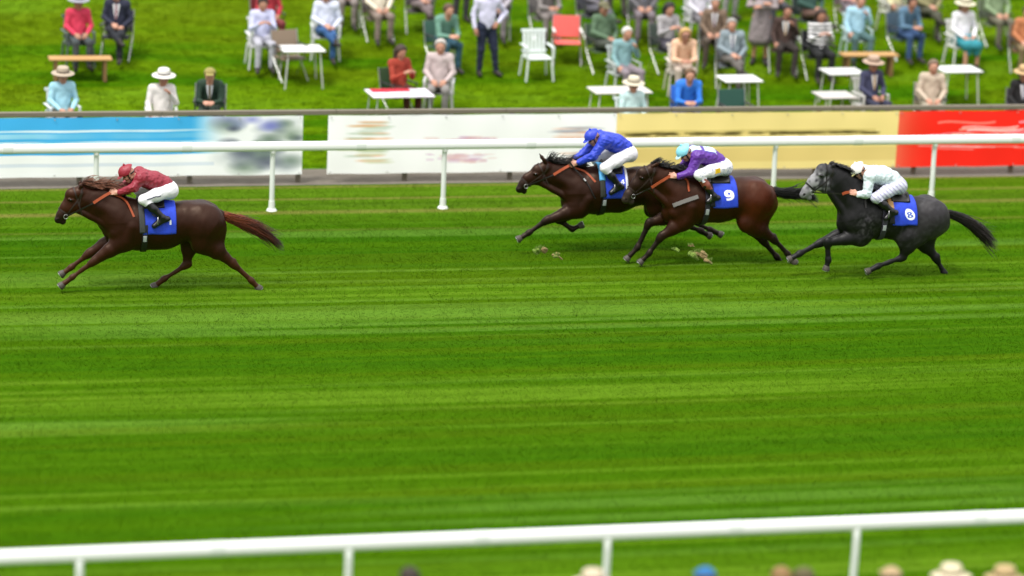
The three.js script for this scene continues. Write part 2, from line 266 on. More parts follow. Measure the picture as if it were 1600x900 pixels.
// ---------------------------------------------------------------- rails
function runningRail(z, away, x0, n, step, label) {
  const t = thing('running_rail', label, 'rail', [x0, 0, z]);
  const prof = new THREE.Shape(); for (let i = 0; i <= 24; i++) { const a = i / 24 * 6.2832, x = 0.055 * Math.cos(a), y = 0.08 * Math.sign(Math.sin(a)) * Math.pow(Math.abs(Math.sin(a)), 0.8); i ? prof.lineTo(x, y) : prof.moveTo(x, y); }
  const ext = (l, s) => new THREE.ExtrudeGeometry(prof, { depth: l, bevelEnabled: false, curveSegments: 4 }).scale(s, s, 1).rotateY(Math.PI / 2);
  const seg = ext(step - 0.012, 1), sleeve = ext(0.16, 1.06);
  const pts = [V(0, 0, away * 0.02), V(0, 0.45, away * 0.02), V(0, 0.8, away * 0.035), V(0, 0.98, away * 0.03), V(0, 1.05, 0)];
  const post = mergeGeometries([tube(pts, 0.042, 12, 24), new THREE.CylinderGeometry(0.075, 0.09, 0.03, 16).translate(0, 0.016, away * 0.02), new THREE.CylinderGeometry(0.05, 0.055, 0.16, 12).translate(0, 0.09, away * 0.02)]);
  const cap = new THREE.CylinderGeometry(0.05, 0.046, 0.05, 12).translate(0, 1.01, away * 0.012);
  for (let i = 0; i < n; i++) {
    const s = obj('rail_section', seg, M.rail, t); s.position.set(i * step - step / 2 + 0.006, 1.1, 0);
    const p = obj('post', post, M.post, t); p.position.x = i * step; obj('collar', cap, M.rail, p);
    if (i) { const j = obj('sleeve', sleeve, M.post, t); j.position.set(i * step - step / 2 - 0.06, 1.1, 0); }
  }
  return t;
}
runningRail(-5.09, -1, -14.56, 12, 2.915, 'white plastic running rail on the far side of the track before the banners');
runningRail(13.96, 1, -13.9, 9, 2.9, 'white plastic running rail crossing the foreground on the near side of the track');

// ---------------------------------------------------------------- spectator fence and banners
{
  const wood = new THREE.MeshStandardMaterial({ roughness: 0.9, map: groundTex(512, 64, 0, 0, 4, 0.5, (x, y) => { const a = n2(x * 1.2, y * 60), b = n2(x * 8, y * 160); return lerp3(lin('#5d5548', 0.7), lin('#a09684', 0.7), 0.55 * a + 0.45 * b); }) });
  const t = thing('spectator_fence', 'weathered timber fence with a flat top rail carrying the advertising banners', 'fence', [2, 0, -6.99]);
  for (let i = 0; i < 11; i++) { const x = -15.5 + i * 3; const r = obj('top_rail', bx(2.994, 0.075, 0.11, 0, 0, 0, 0.008), wood, t); r.position.set(x + 1.5, 1.255, 0); const m = obj('lower_rail', bx(2.994, 0.09, 0.035, 0, 0, 0, 0.006), wood, t); m.position.set(x + 1.5, 0.62, -0.045); }
  for (let i = 0; i < 18; i++) { const p = obj('post', bx(0.09, 1.215, 0.05, 0, 0.607, 0, 0.01), wood, t); p.position.set(-15.4 + i * 1.88, 0, -0.09); }
  const soft = (c, x, y, w, h, col, al) => { const g = c.createLinearGradient(x, 0, x + w, 0); g.addColorStop(0, 'rgba(' + col + ',0)'); g.addColorStop(0.25, 'rgba(' + col + ',' + al + ')'); g.addColorStop(0.75, 'rgba(' + col + ',' + al + ')'); g.addColorStop(1, 'rgba(' + col + ',0)'); c.fillStyle = g; c.fillRect(x, y, w, h); };
  const banner = (x0, x1, label, paint) => {
    const w = x1 - x0, b = thing('advertising_banner', label, 'banner', [(x0 + x1) / 2, 0, -6.94], 0, 'advertising banners on the fence');
    const g = new THREE.BoxGeometry(w, 1.03, 0.006, Math.ceil(w * 14), 14, 1), p = g.attributes.position;
    for (let i = 0; i < p.count; i++) { const x = p.getX(i) + x0, y = p.getY(i); p.setZ(i, p.getZ(i) + 0.006 * Math.sin(x * 3.1 + y) + 0.004 * Math.sin(x * 7.3 - y * 2.1) + 0.003 * Math.sin(y * 6 + x)); p.setY(i, y + 0.004 * Math.sin(x * 4.2)); }
    g.computeVertexNormals();
    const tex = canvasTex(Math.min(2048, Math.round(w * 220)), 256, paint);
    obj('sheet', g.translate(0, 0.688, 0), new THREE.MeshStandardMaterial({ map: tex, roughness: 0.5 }), b);
    const n = Math.max(2, Math.round(w / 1.1)); for (let i = 0; i <= n; i++) for (const y of [0.205, 1.17]) { const e = obj('eyelet', new THREE.TorusGeometry(0.012, 0.004, 6, 12), M.steel, b); e.position.set(-w / 2 + 0.05 + i * (w - 0.1) / n, y, 0.02); }
  };
  const T = (fn) => (c, W, H) => { const R = rngOf(W); fn(c, W, H, R); };
  banner(-11.6, -2.08, 'sky blue banner with white lower band and dark picture at its right end', T((c, W, H, R) => {
    c.fillStyle = '#fbfcff'; c.fillRect(0, 0, W, H); const xe = W * 0.87;
    c.fillStyle = '#3fb0ee'; c.fillRect(0, 0, W * 0.8, H * 0.63); let g = c.createLinearGradient(W * 0.8, 0, xe, 0); g.addColorStop(0, '#3fb0ee'); g.addColorStop(1, 'rgba(243,245,250,0)'); c.fillStyle = g; c.fillRect(W * 0.8, 0, xe - W * 0.8, H * 0.63);
    for (const [y, h, a] of [[0.21, 0.04, 0.8], [0.27, 0.1, 0.2], [0.4, 0.035, 0.55], [0.47, 0.025, 0.25]]) for (let k = 0; k < 26; k++) { c.globalAlpha = a; soft(c, W * (0.8 * R() - 0.05), H * (y + 0.006 * R()), W * (0.08 + 0.12 * R()), H * h * (0.7 + 0.3 * R()), '236,247,255', 0.55); c.globalAlpha = 1; }
    c.fillStyle = 'rgba(205,216,236,0.6)'; c.fillRect(0, H * 0.77, W * 0.84, H * 0.06);
    for (let k = 0; k < 46; k++) { const x = W * (0.86 + 0.13 * R()), y = H * (0.05 + 0.9 * R()), q = H * (0.08 + 0.16 * R()), v = R(), col = y < H * 0.2 && v < 0.6 ? '120,125,205' : v < 0.3 ? '62,68,92' : v < 0.55 ? '140,150,158' : v < 0.75 ? '196,202,206' : '110,132,112'; c.save(); c.translate(x, y); c.scale(1.5, 0.8); const g2 = c.createRadialGradient(0, 0, 0, 0, 0, q); g2.addColorStop(0, 'rgba(' + col + ',0.75)'); g2.addColorStop(1, 'rgba(' + col + ',0)'); c.fillStyle = g2; c.fillRect(-q, -q, 2 * q, 2 * q); c.restore(); }
  }));
  banner(-1.64, 3.5, 'white banner with faint pink and orange print behind the leading gap', T((c, W, H, R) => {
    c.fillStyle = '#fdfcff'; c.fillRect(0, 0, W, H);
    for (let k = 0; k < 26; k++) soft(c, W * (0.02 + 0.1 * R()), H * (0.05 + 0.8 * R()), W * 0.12, H * 0.04, ['170,190,165', '235,160,110', '200,205,160'][k % 3], 0.5);
    for (let k = 0; k < 60; k++) soft(c, W * (0.32 + 0.24 * R()), H * (k % 2 ? 0.36 : 0.66) + H * 0.12 * R(), W * (0.03 + 0.05 * R()), H * (0.02 + 0.05 * R()), R() < 0.5 ? '200,150,195' : '222,170,170', 0.3);
    for (let k = 0; k < 26; k++) soft(c, W * (0.72 + 0.16 * R()), H * (0.2 + 0.6 * R()), W * 0.14, H * 0.04, ['150,150,165', '235,170,140'][k % 2], 0.4);
  }));
  banner(3.503, 8.75, 'cream yellow banner with a brown line of print', T((c, W, H, R) => {
    c.fillStyle = '#f6de92'; c.fillRect(0, 0, W, H); c.fillStyle = 'rgba(225,196,120,0.7)'; c.fillRect(0, H * 0.62, W, H * 0.25); c.fillStyle = 'rgba(214,190,110,0.55)'; c.fillRect(0, H * 0.3, W * 0.92, H * 0.1);
    for (let k = 0; k < 60; k++) { soft(c, W * (0.86 * R()), H * (0.33 + 0.03 * R()), W * (0.03 + 0.06 * R()), H * (0.02 + 0.04 * R()), '92,80,36', 0.35 + 0.3 * R()); soft(c, W * (0.86 * R()), H * (0.42 + 0.02 * R()), W * (0.03 + 0.05 * R()), H * (0.015 + 0.02 * R()), '120,104,56', 0.4); }
  }));
  banner(8.753, 15.5, 'bright red banner with white brush strokes', T((c, W, H, R) => {
    c.fillStyle = '#ff1c0a'; c.fillRect(0, 0, W, H); let g = c.createLinearGradient(0, 0, W * 0.12, 0); g.addColorStop(0, 'rgba(245,120,90,0.8)'); g.addColorStop(1, 'rgba(245,31,16,0)'); c.fillStyle = g; c.fillRect(0, 0, W * 0.12, H);
    c.lineCap = 'round'; for (let k = 0; k < 34; k++) { c.strokeStyle = 'rgba(255,' + Math.round(190 + 55 * R()) + ',' + Math.round(200 + 50 * R()) + ',' + (0.5 + 0.4 * R()) + ')'; c.lineWidth = H * (0.012 + 0.03 * R()); const x = W * (0.06 + 0.8 * R()), y = H * (0.2 + 0.34 * R()); c.beginPath(); c.moveTo(x, y); c.bezierCurveTo(x + W * 0.05, y - H * 0.06, x + W * 0.1, y + H * 0.06, x + W * 0.16, y - H * 0.01); c.stroke(); }
    for (let k = 0; k < 12; k++) { c.strokeStyle = 'rgba(255,215,220,0.6)'; c.lineWidth = H * 0.02; const x = W * (0.06 + 0.8 * R()), y = H * (0.62 + 0.07 * R()); c.beginPath(); c.moveTo(x, y); c.lineTo(x + W * 0.12, y + H * 0.02); c.stroke(); }
  }));
}

// ---------------------------------------------------------------- horses and riders
// skeletons of the four horses and their riders, metres from the ground below each horse: x, y, z, radius
const RUNNERS = [
 { base: [-5.564, 0.0, -0.392],
  horse: {poll:[-1.012,1.522,0.0,0.096],brow:[-1.134,1.485,0.0,0.091],cheek:[-1.086,1.337,0.0,0.115],face:[-1.218,1.28,0.0,0.091],nose:[-1.284,1.183,0.0,0.079],muzzle:[-1.34,1.106,0.0,0.062],chin:[-1.274,1.075,0.0,0.043],ear:[-1.003,1.689,0.0,0.019],neck1:[-0.925,1.413,0.0,0.163],neck2:[-0.725,1.322,0.0,0.23],neck3:[-0.475,1.171,0.0,0.288],withers:[-0.188,1.176,0.0,0.173],chest:[-0.482,0.904,0.0,0.144],shoulder:[-0.381,1.047,0.1,0.259],ribs1:[-0.148,0.988,0.0,0.36],ribs2:[0.227,0.992,0.0,0.355],loin:[0.544,1.056,0.0,0.288],croup:[0.756,1.082,0.0,0.278],haunch:[0.855,1.014,0.13,0.278],buttock:[0.987,0.915,0.1,0.173],dock:[1.075,1.147,0.0,0.077],t1:[1.222,1.095,0.0,0.077],t2:[1.437,1.012,0.0,0.115],t3:[1.654,0.908,0.0,0.115],t4:[1.843,0.785,0.0,0.091],t5:[1.993,0.662,0.0,0.062],fnE:[-0.381,0.788,0.13,0.154],fnM:[-0.59,0.653,0.13,0.106],fnK:[-0.825,0.477,0.12,0.063],fnF:[-1.137,0.243,0.11,0.046],fnH:[-1.298,0.117,0.11,0.048],ffE:[-0.436,0.761,-0.13,0.134],ffM:[-0.647,0.675,-0.13,0.091],ffK:[-0.876,0.533,-0.12,0.059],ffF:[-1.134,0.332,-0.11,0.044],ffH:[-1.267,0.236,-0.11,0.048],hnS:[0.817,0.755,0.16,0.173],hnM:[1.014,0.629,0.15,0.12],hnK:[1.283,0.402,0.14,0.061],hnF:[1.563,0.133,0.13,0.046],hnH:[1.673,0.02,0.13,0.048],hfS:[0.659,0.724,-0.16,0.144],hfM:[0.642,0.565,-0.16,0.101],hfK:[0.605,0.33,-0.14,0.059],hfF:[0.267,0.119,-0.13,0.044],hfH:[0.123,0.012,-0.13,0.048],cloth:[0.15,0.983,0.0,0.0],cA:[-0.104,1.293,0.0,0.0],cB:[0.386,1.325,0.0,0.0],cC:[0.352,0.928,0.3,0.0],girth:[-0.08,0.987,0.0,0.0]},
  rider: {helm:[-0.339,1.827,0.0,0.12],head:[-0.311,1.797,0.0,0.091],chin:[-0.252,1.659,0.0,0.062],neck:[-0.195,1.737,0.0,0.067],chestU:[-0.052,1.716,0.0,0.134],chest:[0.083,1.675,0.0,0.144],waist:[0.228,1.614,0.0,0.13],hip:[0.315,1.534,0.0,0.125],sh:[-0.129,1.765,0.16,0.086],el:[-0.247,1.629,0.2,0.063],wr:[-0.453,1.529,0.1,0.044],ha:[-0.584,1.536,0.08,0.038],hj:[0.283,1.549,0.1,0.115],kn:[-0.112,1.461,0.28,0.079],an:[0.176,1.187,0.3,0.044],he:[0.252,1.166,0.3,0.035],to:[0.052,1.064,0.31,0.033],rein:[-0.834,1.383,0.12,0.0],bit:[-1.235,1.162,0.075,0.0]} },
 { base: [1.934, 0.0, -2.102],
  horse: {poll:[-0.94,1.41,0.0,0.098],brow:[-1.063,1.348,0.0,0.092],cheek:[-1.048,1.243,0.0,0.118],face:[-1.215,1.214,0.0,0.098],nose:[-1.295,1.131,0.0,0.082],muzzle:[-1.354,1.053,0.0,0.065],chin:[-1.279,1.015,0.0,0.041],ear:[-1.044,1.62,0.0,0.021],neck1:[-0.807,1.282,0.0,0.164],neck2:[-0.614,1.217,0.0,0.226],neck3:[-0.385,1.066,0.0,0.293],withers:[-0.147,1.19,0.0,0.185],chest:[-0.477,0.804,0.0,0.149],shoulder:[-0.384,0.954,0.1,0.267],ribs1:[-0.095,1.01,0.0,0.37],ribs2:[0.266,1.015,0.0,0.354],loin:[0.615,1.085,0.0,0.298],croup:[0.849,1.103,0.0,0.288],haunch:[0.945,1.027,0.13,0.288],buttock:[1.088,0.933,0.1,0.175],dock:[1.2,1.151,0.0,0.082],t1:[1.366,1.075,0.0,0.072],t2:[1.555,0.987,0.0,0.082],t3:[1.776,0.899,0.0,0.082],t4:[1.967,0.79,0.0,0.072],t5:[2.104,0.681,0.0,0.051],fnE:[-0.392,0.751,0.13,0.154],fnM:[-0.621,0.67,0.13,0.108],fnK:[-0.909,0.566,0.12,0.065],fnF:[-1.202,0.358,0.11,0.048],fnH:[-1.356,0.265,0.11,0.051],ffE:[-0.395,0.686,-0.13,0.144],ffM:[-0.518,0.592,-0.13,0.098],ffK:[-0.676,0.512,-0.12,0.064],ffF:[-0.426,0.352,-0.11,0.047],ffH:[-0.28,0.413,-0.11,0.051],hnS:[0.91,0.749,0.16,0.175],hnM:[1.091,0.627,0.15,0.123],hnK:[1.339,0.482,0.14,0.064],hnF:[1.663,0.346,0.13,0.048],hnH:[1.808,0.269,0.13,0.051],hfS:[0.941,0.669,-0.16,0.154],hfM:[1.162,0.569,-0.16,0.108],hfK:[1.553,0.45,-0.14,0.064],hfF:[1.907,0.297,-0.13,0.047],hfH:[2.075,0.219,-0.13,0.051],cloth:[0.16,1.017,0.0,0.0],cA:[-0.039,1.357,0.0,0.0],cB:[0.354,1.363,0.0,0.0],cC:[0.259,1.004,0.3,0.0],girth:[-0.021,1.009,0.0,0.0]},
  rider: {helm:[-0.216,1.915,0.0,0.121],head:[-0.183,1.883,0.0,0.096],chin:[-0.135,1.767,0.0,0.065],neck:[-0.064,1.84,0.0,0.072],chestU:[0.053,1.828,0.0,0.144],chest:[0.193,1.785,0.0,0.149],waist:[0.335,1.71,0.0,0.13],hip:[0.425,1.614,0.0,0.128],sh:[-0.035,1.866,0.16,0.092],el:[-0.223,1.626,0.2,0.07],wr:[-0.448,1.505,0.12,0.047],ha:[-0.586,1.458,0.09,0.041],hj:[0.376,1.628,0.1,0.118],kn:[-0.045,1.455,0.28,0.084],an:[0.187,1.174,0.3,0.047],he:[0.252,1.141,0.3,0.037],to:[0.074,1.052,0.31,0.035],rein:[-0.839,1.311,0.12,0.0],bit:[-1.27,1.117,0.075,0.0]} },
 { base: [3.502, 0.0, -1.23],
  horse: {poll:[-1.003,1.546,0.0,0.102],brow:[-1.137,1.496,0.0,0.102],cheek:[-1.076,1.35,0.0,0.122],face:[-1.252,1.31,0.0,0.102],nose:[-1.36,1.166,0.0,0.081],muzzle:[-1.407,1.084,0.0,0.071],chin:[-1.321,1.041,0.0,0.046],ear:[-0.886,1.71,0.0,0.02],neck1:[-0.891,1.42,0.0,0.173],neck2:[-0.705,1.313,0.0,0.234],neck3:[-0.508,1.186,0.0,0.29],withers:[-0.255,1.214,0.0,0.178],chest:[-0.626,0.863,0.0,0.153],shoulder:[-0.495,1.012,0.1,0.275],ribs1:[-0.214,1.056,0.0,0.366],ribs2:[0.147,1.051,0.0,0.356],loin:[0.464,1.099,0.0,0.305],croup:[0.644,1.128,0.0,0.28],haunch:[0.736,1.054,0.13,0.29],buttock:[0.88,0.96,0.1,0.183],dock:[0.972,1.186,0.0,0.081],t1:[1.113,1.163,0.0,0.071],t2:[1.265,1.14,0.0,0.081],t3:[1.427,1.127,0.0,0.081],t4:[1.568,1.104,0.0,0.071],t5:[1.723,1.06,0.0,0.051],fnE:[-0.467,0.747,0.13,0.153],fnM:[-0.629,0.635,0.13,0.107],fnK:[-0.829,0.489,0.12,0.065],fnF:[-1.011,0.217,0.11,0.048],fnH:[-1.141,0.083,0.11,0.051],ffE:[-0.562,0.777,-0.13,0.143],ffM:[-0.749,0.717,-0.13,0.102],ffK:[-0.971,0.65,-0.12,0.065],ffF:[-1.142,0.256,-0.11,0.047],ffH:[-1.301,0.08,-0.11,0.051],hnS:[0.61,0.717,0.16,0.178],hnM:[0.781,0.596,0.15,0.122],hnK:[1.043,0.42,0.14,0.064],hnF:[1.3,0.169,0.13,0.048],hnH:[1.417,0.039,0.13,0.051],hfS:[0.659,0.687,-0.16,0.153],hfM:[0.755,0.538,-0.16,0.107],hfK:[0.979,0.306,-0.14,0.063],hfF:[1.21,0.049,-0.13,0.047],hfH:[1.304,-0.06,-0.13,0.051],cloth:[0.158,1.051,0.0,0.0],cA:[-0.083,1.337,0.0,0.0],cB:[0.328,1.394,0.0,0.0],cC:[0.245,1.072,0.3,0.0],girth:[-0.14,1.055,0.0,0.0]},
  rider: {helm:[-0.505,1.851,0.0,0.122],head:[-0.472,1.82,0.0,0.095],chin:[-0.413,1.715,0.0,0.064],neck:[-0.332,1.777,0.0,0.071],chestU:[-0.227,1.786,0.0,0.143],chest:[-0.088,1.753,0.0,0.146],waist:[0.055,1.679,0.0,0.129],hip:[0.178,1.584,0.0,0.129],sh:[-0.318,1.804,0.16,0.092],el:[-0.42,1.555,0.2,0.069],wr:[-0.625,1.476,0.16,0.047],ha:[-0.743,1.491,0.13,0.041],hj:[0.125,1.598,0.1,0.117],kn:[-0.316,1.532,0.28,0.083],an:[-0.059,1.19,0.3,0.047],he:[0.017,1.158,0.3,0.037],to:[-0.151,1.101,0.31,0.035],rein:[-1.033,1.295,0.12,0.0],bit:[-1.306,1.142,0.075,0.0]} },
 { base: [6.076, 0.0, -0.258],
  horse: {poll:[-0.953,1.735,0.0,0.101],brow:[-1.09,1.736,0.0,0.101],cheek:[-1.022,1.529,0.0,0.137],face:[-1.204,1.552,0.0,0.111],nose:[-1.321,1.42,0.0,0.081],muzzle:[-1.369,1.359,0.0,0.067],chin:[-1.282,1.316,0.0,0.046],ear:[-0.91,1.878,0.0,0.02],neck1:[-0.826,1.599,0.0,0.182],neck2:[-0.687,1.442,0.0,0.238],neck3:[-0.493,1.263,0.0,0.283],withers:[-0.251,1.166,0.0,0.177],chest:[-0.614,0.891,0.0,0.152],shoulder:[-0.475,0.987,0.1,0.283],ribs1:[-0.205,0.989,0.0,0.344],ribs2:[0.172,0.962,0.0,0.334],loin:[0.491,0.999,0.0,0.283],croup:[0.672,1.027,0.0,0.273],haunch:[0.746,0.965,0.13,0.273],buttock:[0.873,0.871,0.1,0.167],dock:[0.994,1.043,0.0,0.076],t1:[1.184,0.977,0.0,0.071],t2:[1.398,0.88,0.0,0.091],t3:[1.595,0.74,0.0,0.132],t4:[1.748,0.61,0.0,0.152],t5:[1.854,0.514,0.0,0.142],fnE:[-0.41,0.692,0.13,0.142],fnM:[-0.674,0.655,0.13,0.096],fnK:[-0.964,0.605,0.12,0.065],fnF:[-0.928,0.31,0.11,0.048],fnH:[-0.951,0.185,0.11,0.051],ffE:[-0.512,0.71,-0.13,0.142],ffM:[-0.742,0.641,-0.13,0.096],ffK:[-1.005,0.533,-0.12,0.063],ffF:[-1.347,0.364,-0.11,0.048],ffH:[-1.49,0.283,-0.11,0.051],hnS:[0.329,0.676,0.16,0.162],hnM:[0.366,0.527,0.15,0.111],hnK:[0.288,0.337,0.14,0.063],hnF:[-0.095,0.205,0.13,0.048],hnH:[-0.26,0.125,0.13,0.051],hfS:[0.67,0.588,-0.16,0.152],hfM:[0.813,0.437,-0.16,0.106],hfK:[0.984,0.239,-0.14,0.063],hfF:[1.143,-0.016,-0.13,0.047],hfH:[1.184,-0.113,-0.13,0.051],cloth:[0.246,0.971,0.0,0.0],cA:[0.018,1.277,0.0,0.0],cB:[0.425,1.281,0.0,0.0],cC:[0.351,0.952,0.3,0.0],girth:[-0.087,0.976,0.0,0.0]},
  rider: {helm:[-0.52,1.76,0.0,0.121],head:[-0.486,1.729,0.0,0.094],chin:[-0.435,1.625,0.0,0.064],neck:[-0.355,1.686,0.0,0.071],chestU:[-0.226,1.674,0.0,0.142],chest:[-0.074,1.641,0.0,0.152],waist:[0.069,1.577,0.0,0.139],hip:[0.184,1.482,0.0,0.132],sh:[-0.348,1.683,0.16,0.091],el:[-0.416,1.412,0.23,0.069],wr:[-0.542,1.396,0.2,0.045],ha:[-0.685,1.443,0.175,0.04],hj:[0.125,1.497,0.1,0.121],kn:[-0.281,1.36,0.28,0.083],an:[-0.005,1.144,0.3,0.047],he:[0.071,1.122,0.3,0.036],to:[-0.096,1.034,0.31,0.034],rein:[-0.796,1.403,0.17,0.0],bit:[-1.252,1.407,0.08,0.0]} },
];

const jr = (j) => j[3], jp = (j, zs = 1) => V(j[0], j[1], j[2] * zs);
function makeHorse(i, look) {
  const { base, horse: J } = RUNNERS[i], t = thing('racehorse', look.label, 'horse', base, 0, 'racehorses galloping along the track');
  const { body, dark, face, belly, rump } = look, B = [];
  const P = (n, s = 1) => V(J[n][0], J[n][1], J[n][2] * s), r = (n, f = 1) => J[n][3] * f;
  const b = (a, c, zs, k, col, fa = 1, fb = 1) => B.push(bone(P(a), r(a, fa), P(c), r(c, fb), { zs, k, c: col }));
  // trunk
  b('ribs1', 'ribs2', 0.76, 0.05, body); b('ribs2', 'loin', 0.8, 0.06, body); b('loin', 'croup', 0.84, 0.06, body); b('withers', 'ribs2', 0.55, 0.06, body, 1, 0.8); b('neck3', 'ribs1', 0.62, 0.08, body, 0.95, 0.95); b('neck3', 'withers', 0.5, 0.07, body, 0.8);
  b('chest', 'ribs1', 0.8, 0.08, body, 1, 0.85); b('croup', 'dock', 0.7, 0.06, rump || body, 0.85);
  // neck and head
  b('neck2', 'neck3', 0.5, 0.06, body); b('neck1', 'neck2', 0.52, 0.05, body); b('poll', 'neck1', 0.62, 0.04, body); b('neck3', 'chest', 0.72, 0.08, body, 0.8);
  b('poll', 'brow', 0.95, 0.03, face, 0.95); b('brow', 'face', 0.72, 0.03, face); b('face', 'nose', 0.72, 0.03, face); b('nose', 'muzzle', 0.88, 0.025, look.muzzle); b('cheek', 'face', 0.62, 0.03, face, 1, 0.9); b('cheek', 'brow', 0.66, 0.03, face); b('nose', 'chin', 0.8, 0.02, look.muzzle, 0.8); b('muzzle', 'chin', 0.8, 0.015, look.muzzle, 0.7);
  const ey = P('brow').lerp(P('face'), 0.42), nos = P('muzzle');
  for (const s of [1, -1]) {
    const Q = (n) => P(n, s), q = (a, c, zs, k, col, fa = 1, fb = 1) => B.push(bone(Q(a), r(a, fa), Q(c), r(c, fb), { zs, k, c: col }));
    const sh = Q('shoulder'), f = s > 0 ? 'fn' : 'ff', h = s > 0 ? 'hn' : 'hf', leg = (n) => P(n), lb = (a, c, k, col, fa = 1, fb = 1, zs = 1) => B.push(bone(leg(a), r(a, fa), leg(c), r(c, fb), { k, c: col, zs }));
    // shoulder, haunch
    B.push(bone(sh, r('shoulder', 0.92), leg(f + 'E'), r(f + 'E'), { zs: 0.6, k: 0.07, c: body }));
    B.push(bone(V(J.withers[0] + 0.02, J.withers[1], s * 0.06), 0.13, V(J.chest[0] + 0.06, J.chest[1] + 0.02, s * 0.15), 0.13, { zs: 0.6, k: 0.06, c: body }));
    B.push(bone(P('loin').setZ(s * 0.06), r('loin', 0.8), Q('haunch'), r('haunch'), { zs: 0.72, k: 0.08, c: rump || body })); q('haunch', 'buttock', 0.72, 0.06, rump || body);
    B.push(bone(Q('haunch'), r('haunch', 0.9), leg(h + 'S'), r(h + 'S'), { zs: 0.62, k: 0.07, c: rump || body })); B.push(bone(Q('buttock'), r('buttock', 0.9), leg(h + 'M'), r(h + 'M'), { zs: 0.7, k: 0.06, c: body }));
    // limbs
    lb(f + 'E', f + 'M', 0.05, body, 1, 1, 0.75); lb(f + 'M', f + 'K', 0.03, lerp3(body, dark, 0.35), 1, 0.95, 0.85);
    lb(h + 'S', h + 'M', 0.05, body, 1, 1, 0.75); lb(h + 'M', h + 'K', 0.03, lerp3(body, dark, 0.4), 1, 0.85, 0.8);
    for (const [K, F, H] of [[f + 'K', f + 'F', f + 'H'], [h + 'K', h + 'F', h + 'H']]) {
      const k = leg(K), F_ = leg(F), H_ = leg(H), d = F_.clone().sub(k).normalize();
      B.push(bone(k.clone().addScaledVector(d, -0.03), r(K), k.clone().addScaledVector(d, 0.045), r(K, 0.85), { k: 0.03, c: dark, zs: 0.85 }));
      B.push(bone(k, r(K, 0.68), F_, r(F, 0.74), { k: 0.025, c: dark, zs: 0.72 })); B.push(bone(F_.clone().addScaledVector(d, -0.02), r(F), F_, r(F), { k: 0.025, c: dark, zs: 0.9 }));
      B.push(bone(F_, r(F, 0.82), H_.clone().lerp(F_, 0.25), r(F, 0.86), { k: 0.02, c: dark }));
      if (K[0] === 'h') { const up = leg(K[0] + K[1] + 'M').sub(k).normalize(), back = up.clone().add(d).multiplyScalar(-1).normalize(); B.push(bone(k, r(K, 0.8), k.clone().addScaledVector(back, 0.055).addScaledVector(up, 0.03), r(K, 0.42), { k: 0.025, c: dark, zs: 0.7 })); }
    }
    B.push(bone(V(J.cheek[0] + 0.05, J.cheek[1] - 0.1, s * 0.03), 0.045, V(J.chest[0] + 0.02, J.chest[1] + 0.06, s * 0.08), 0.07, { k: 0.03, c: body }), bone(P('neck1').setZ(s * 0.05), 0.07, V(sh.x - 0.04, sh.y + 0.12, s * 0.14), 0.1, { zs: 0.7, k: 0.03, c: body }), bone(V(sh.x + 0.02, J.withers[1] + 0.05, s * 0.1), 0.06, V(J.chest[0] + 0.0, J.chest[1] + 0.02, s * 0.15), 0.1, { zs: 0.7, k: 0.02, c: body }));
    // ears, eye socket, nostril rim
    const e0 = V(J.poll[0] - 0.01, J.poll[1] + 0.075, s * 0.055), e1 = V(J.ear[0], J.ear[1] + (s > 0 ? -0.02 : 0), s * 0.07); if (e1.distanceTo(e0) > 0.2) e1.sub(e0).setLength(0.19).add(e0);
    const em = e0.clone().lerp(e1, 0.5); B.push(bone(e0, 0.026, em, 0.027, { k: 0.015, c: body, zs: 0.8 }), bone(em, 0.027, e1, 0.006, { k: 0.015, c: body, zs: 0.7 }));
    B.push(bone(V(ey.x - 0.02, ey.y + 0.03, s * 0.07), 0.02, V(ey.x + 0.03, ey.y + 0.02, s * 0.075), 0.02, { k: 0.02, c: face }));
    B.push(bone(V(nos.x - 0.025, nos.y + 0.01, s * 0.035), 0.02, V(nos.x - 0.005, nos.y + 0.025, s * 0.045), 0.016, { k: 0.012, c: look.muzzle }));
    // muscle: triceps, gluteal and jaw lines
    B.push(bone(V(sh.x + 0.12, sh.y - 0.02, s * 0.215), 0.095, V(J[f + 'E'][0] + 0.05, J[f + 'E'][1] + 0.04, s * 0.185), 0.105, { zs: 0.7, k: 0.02, c: body }));
    B.push(bone(V(J.croup[0] + 0.02, J.croup[1] + 0.06, s * 0.135), 0.17, V(J.haunch[0] - 0.05, J.haunch[1] - 0.12, s * 0.19), 0.15, { zs: 0.6, k: 0.07, c: rump || body }));
    B.push(bone(V(J.buttock[0], J.buttock[1] + 0.06, s * 0.09), 0.11, V(J[h + 'S'][0] + 0.12, J[h + 'S'][1] + 0.0, s * 0.17), 0.105, { zs: 0.7, k: 0.02, c: rump || body }));
  }
  const F = fieldOf(B, { disp: (x, y, z) => 0.012 * (n3(x * 6 + i * 7, y * 4.2, z * 6) - 0.5) + 0.004 * (n3(x * 13, y * 9 + i, z * 13) - 0.5) });
  const bellyY = J.ribs1[1] - J.ribs1[3];
  const paint = (x, y, z, n, c) => {
    const m = 0.82 + 0.36 * n3(x * 6 + i, y * 6, z * 6), s = 0.88 + 0.24 * n3(x * 60 + y * 25, y * 14, z * 40); c = [c[0] * m * s, c[1] * m * s, c[2] * m * s];
    if (look.paint) c = look.paint(x, y, z, n, c, J) || c;
    const dn = Math.hypot(x - nos.x + 0.016, y - nos.y - 0.018, (Math.abs(z) - 0.055) * 0.8); if (dn < 0.02) c = [0.004, 0.003, 0.003];
    return c;
  };
  const coat = obj('body', meshField(F, 0.0125, paint), new THREE.MeshPhysicalMaterial({ vertexColors: true, roughness: look.rough ?? 0.45, specularIntensity: 0.6, specularColor: new THREE.Color().setRGB(...(look.spec || [1, 0.78, 0.62])) }), t);
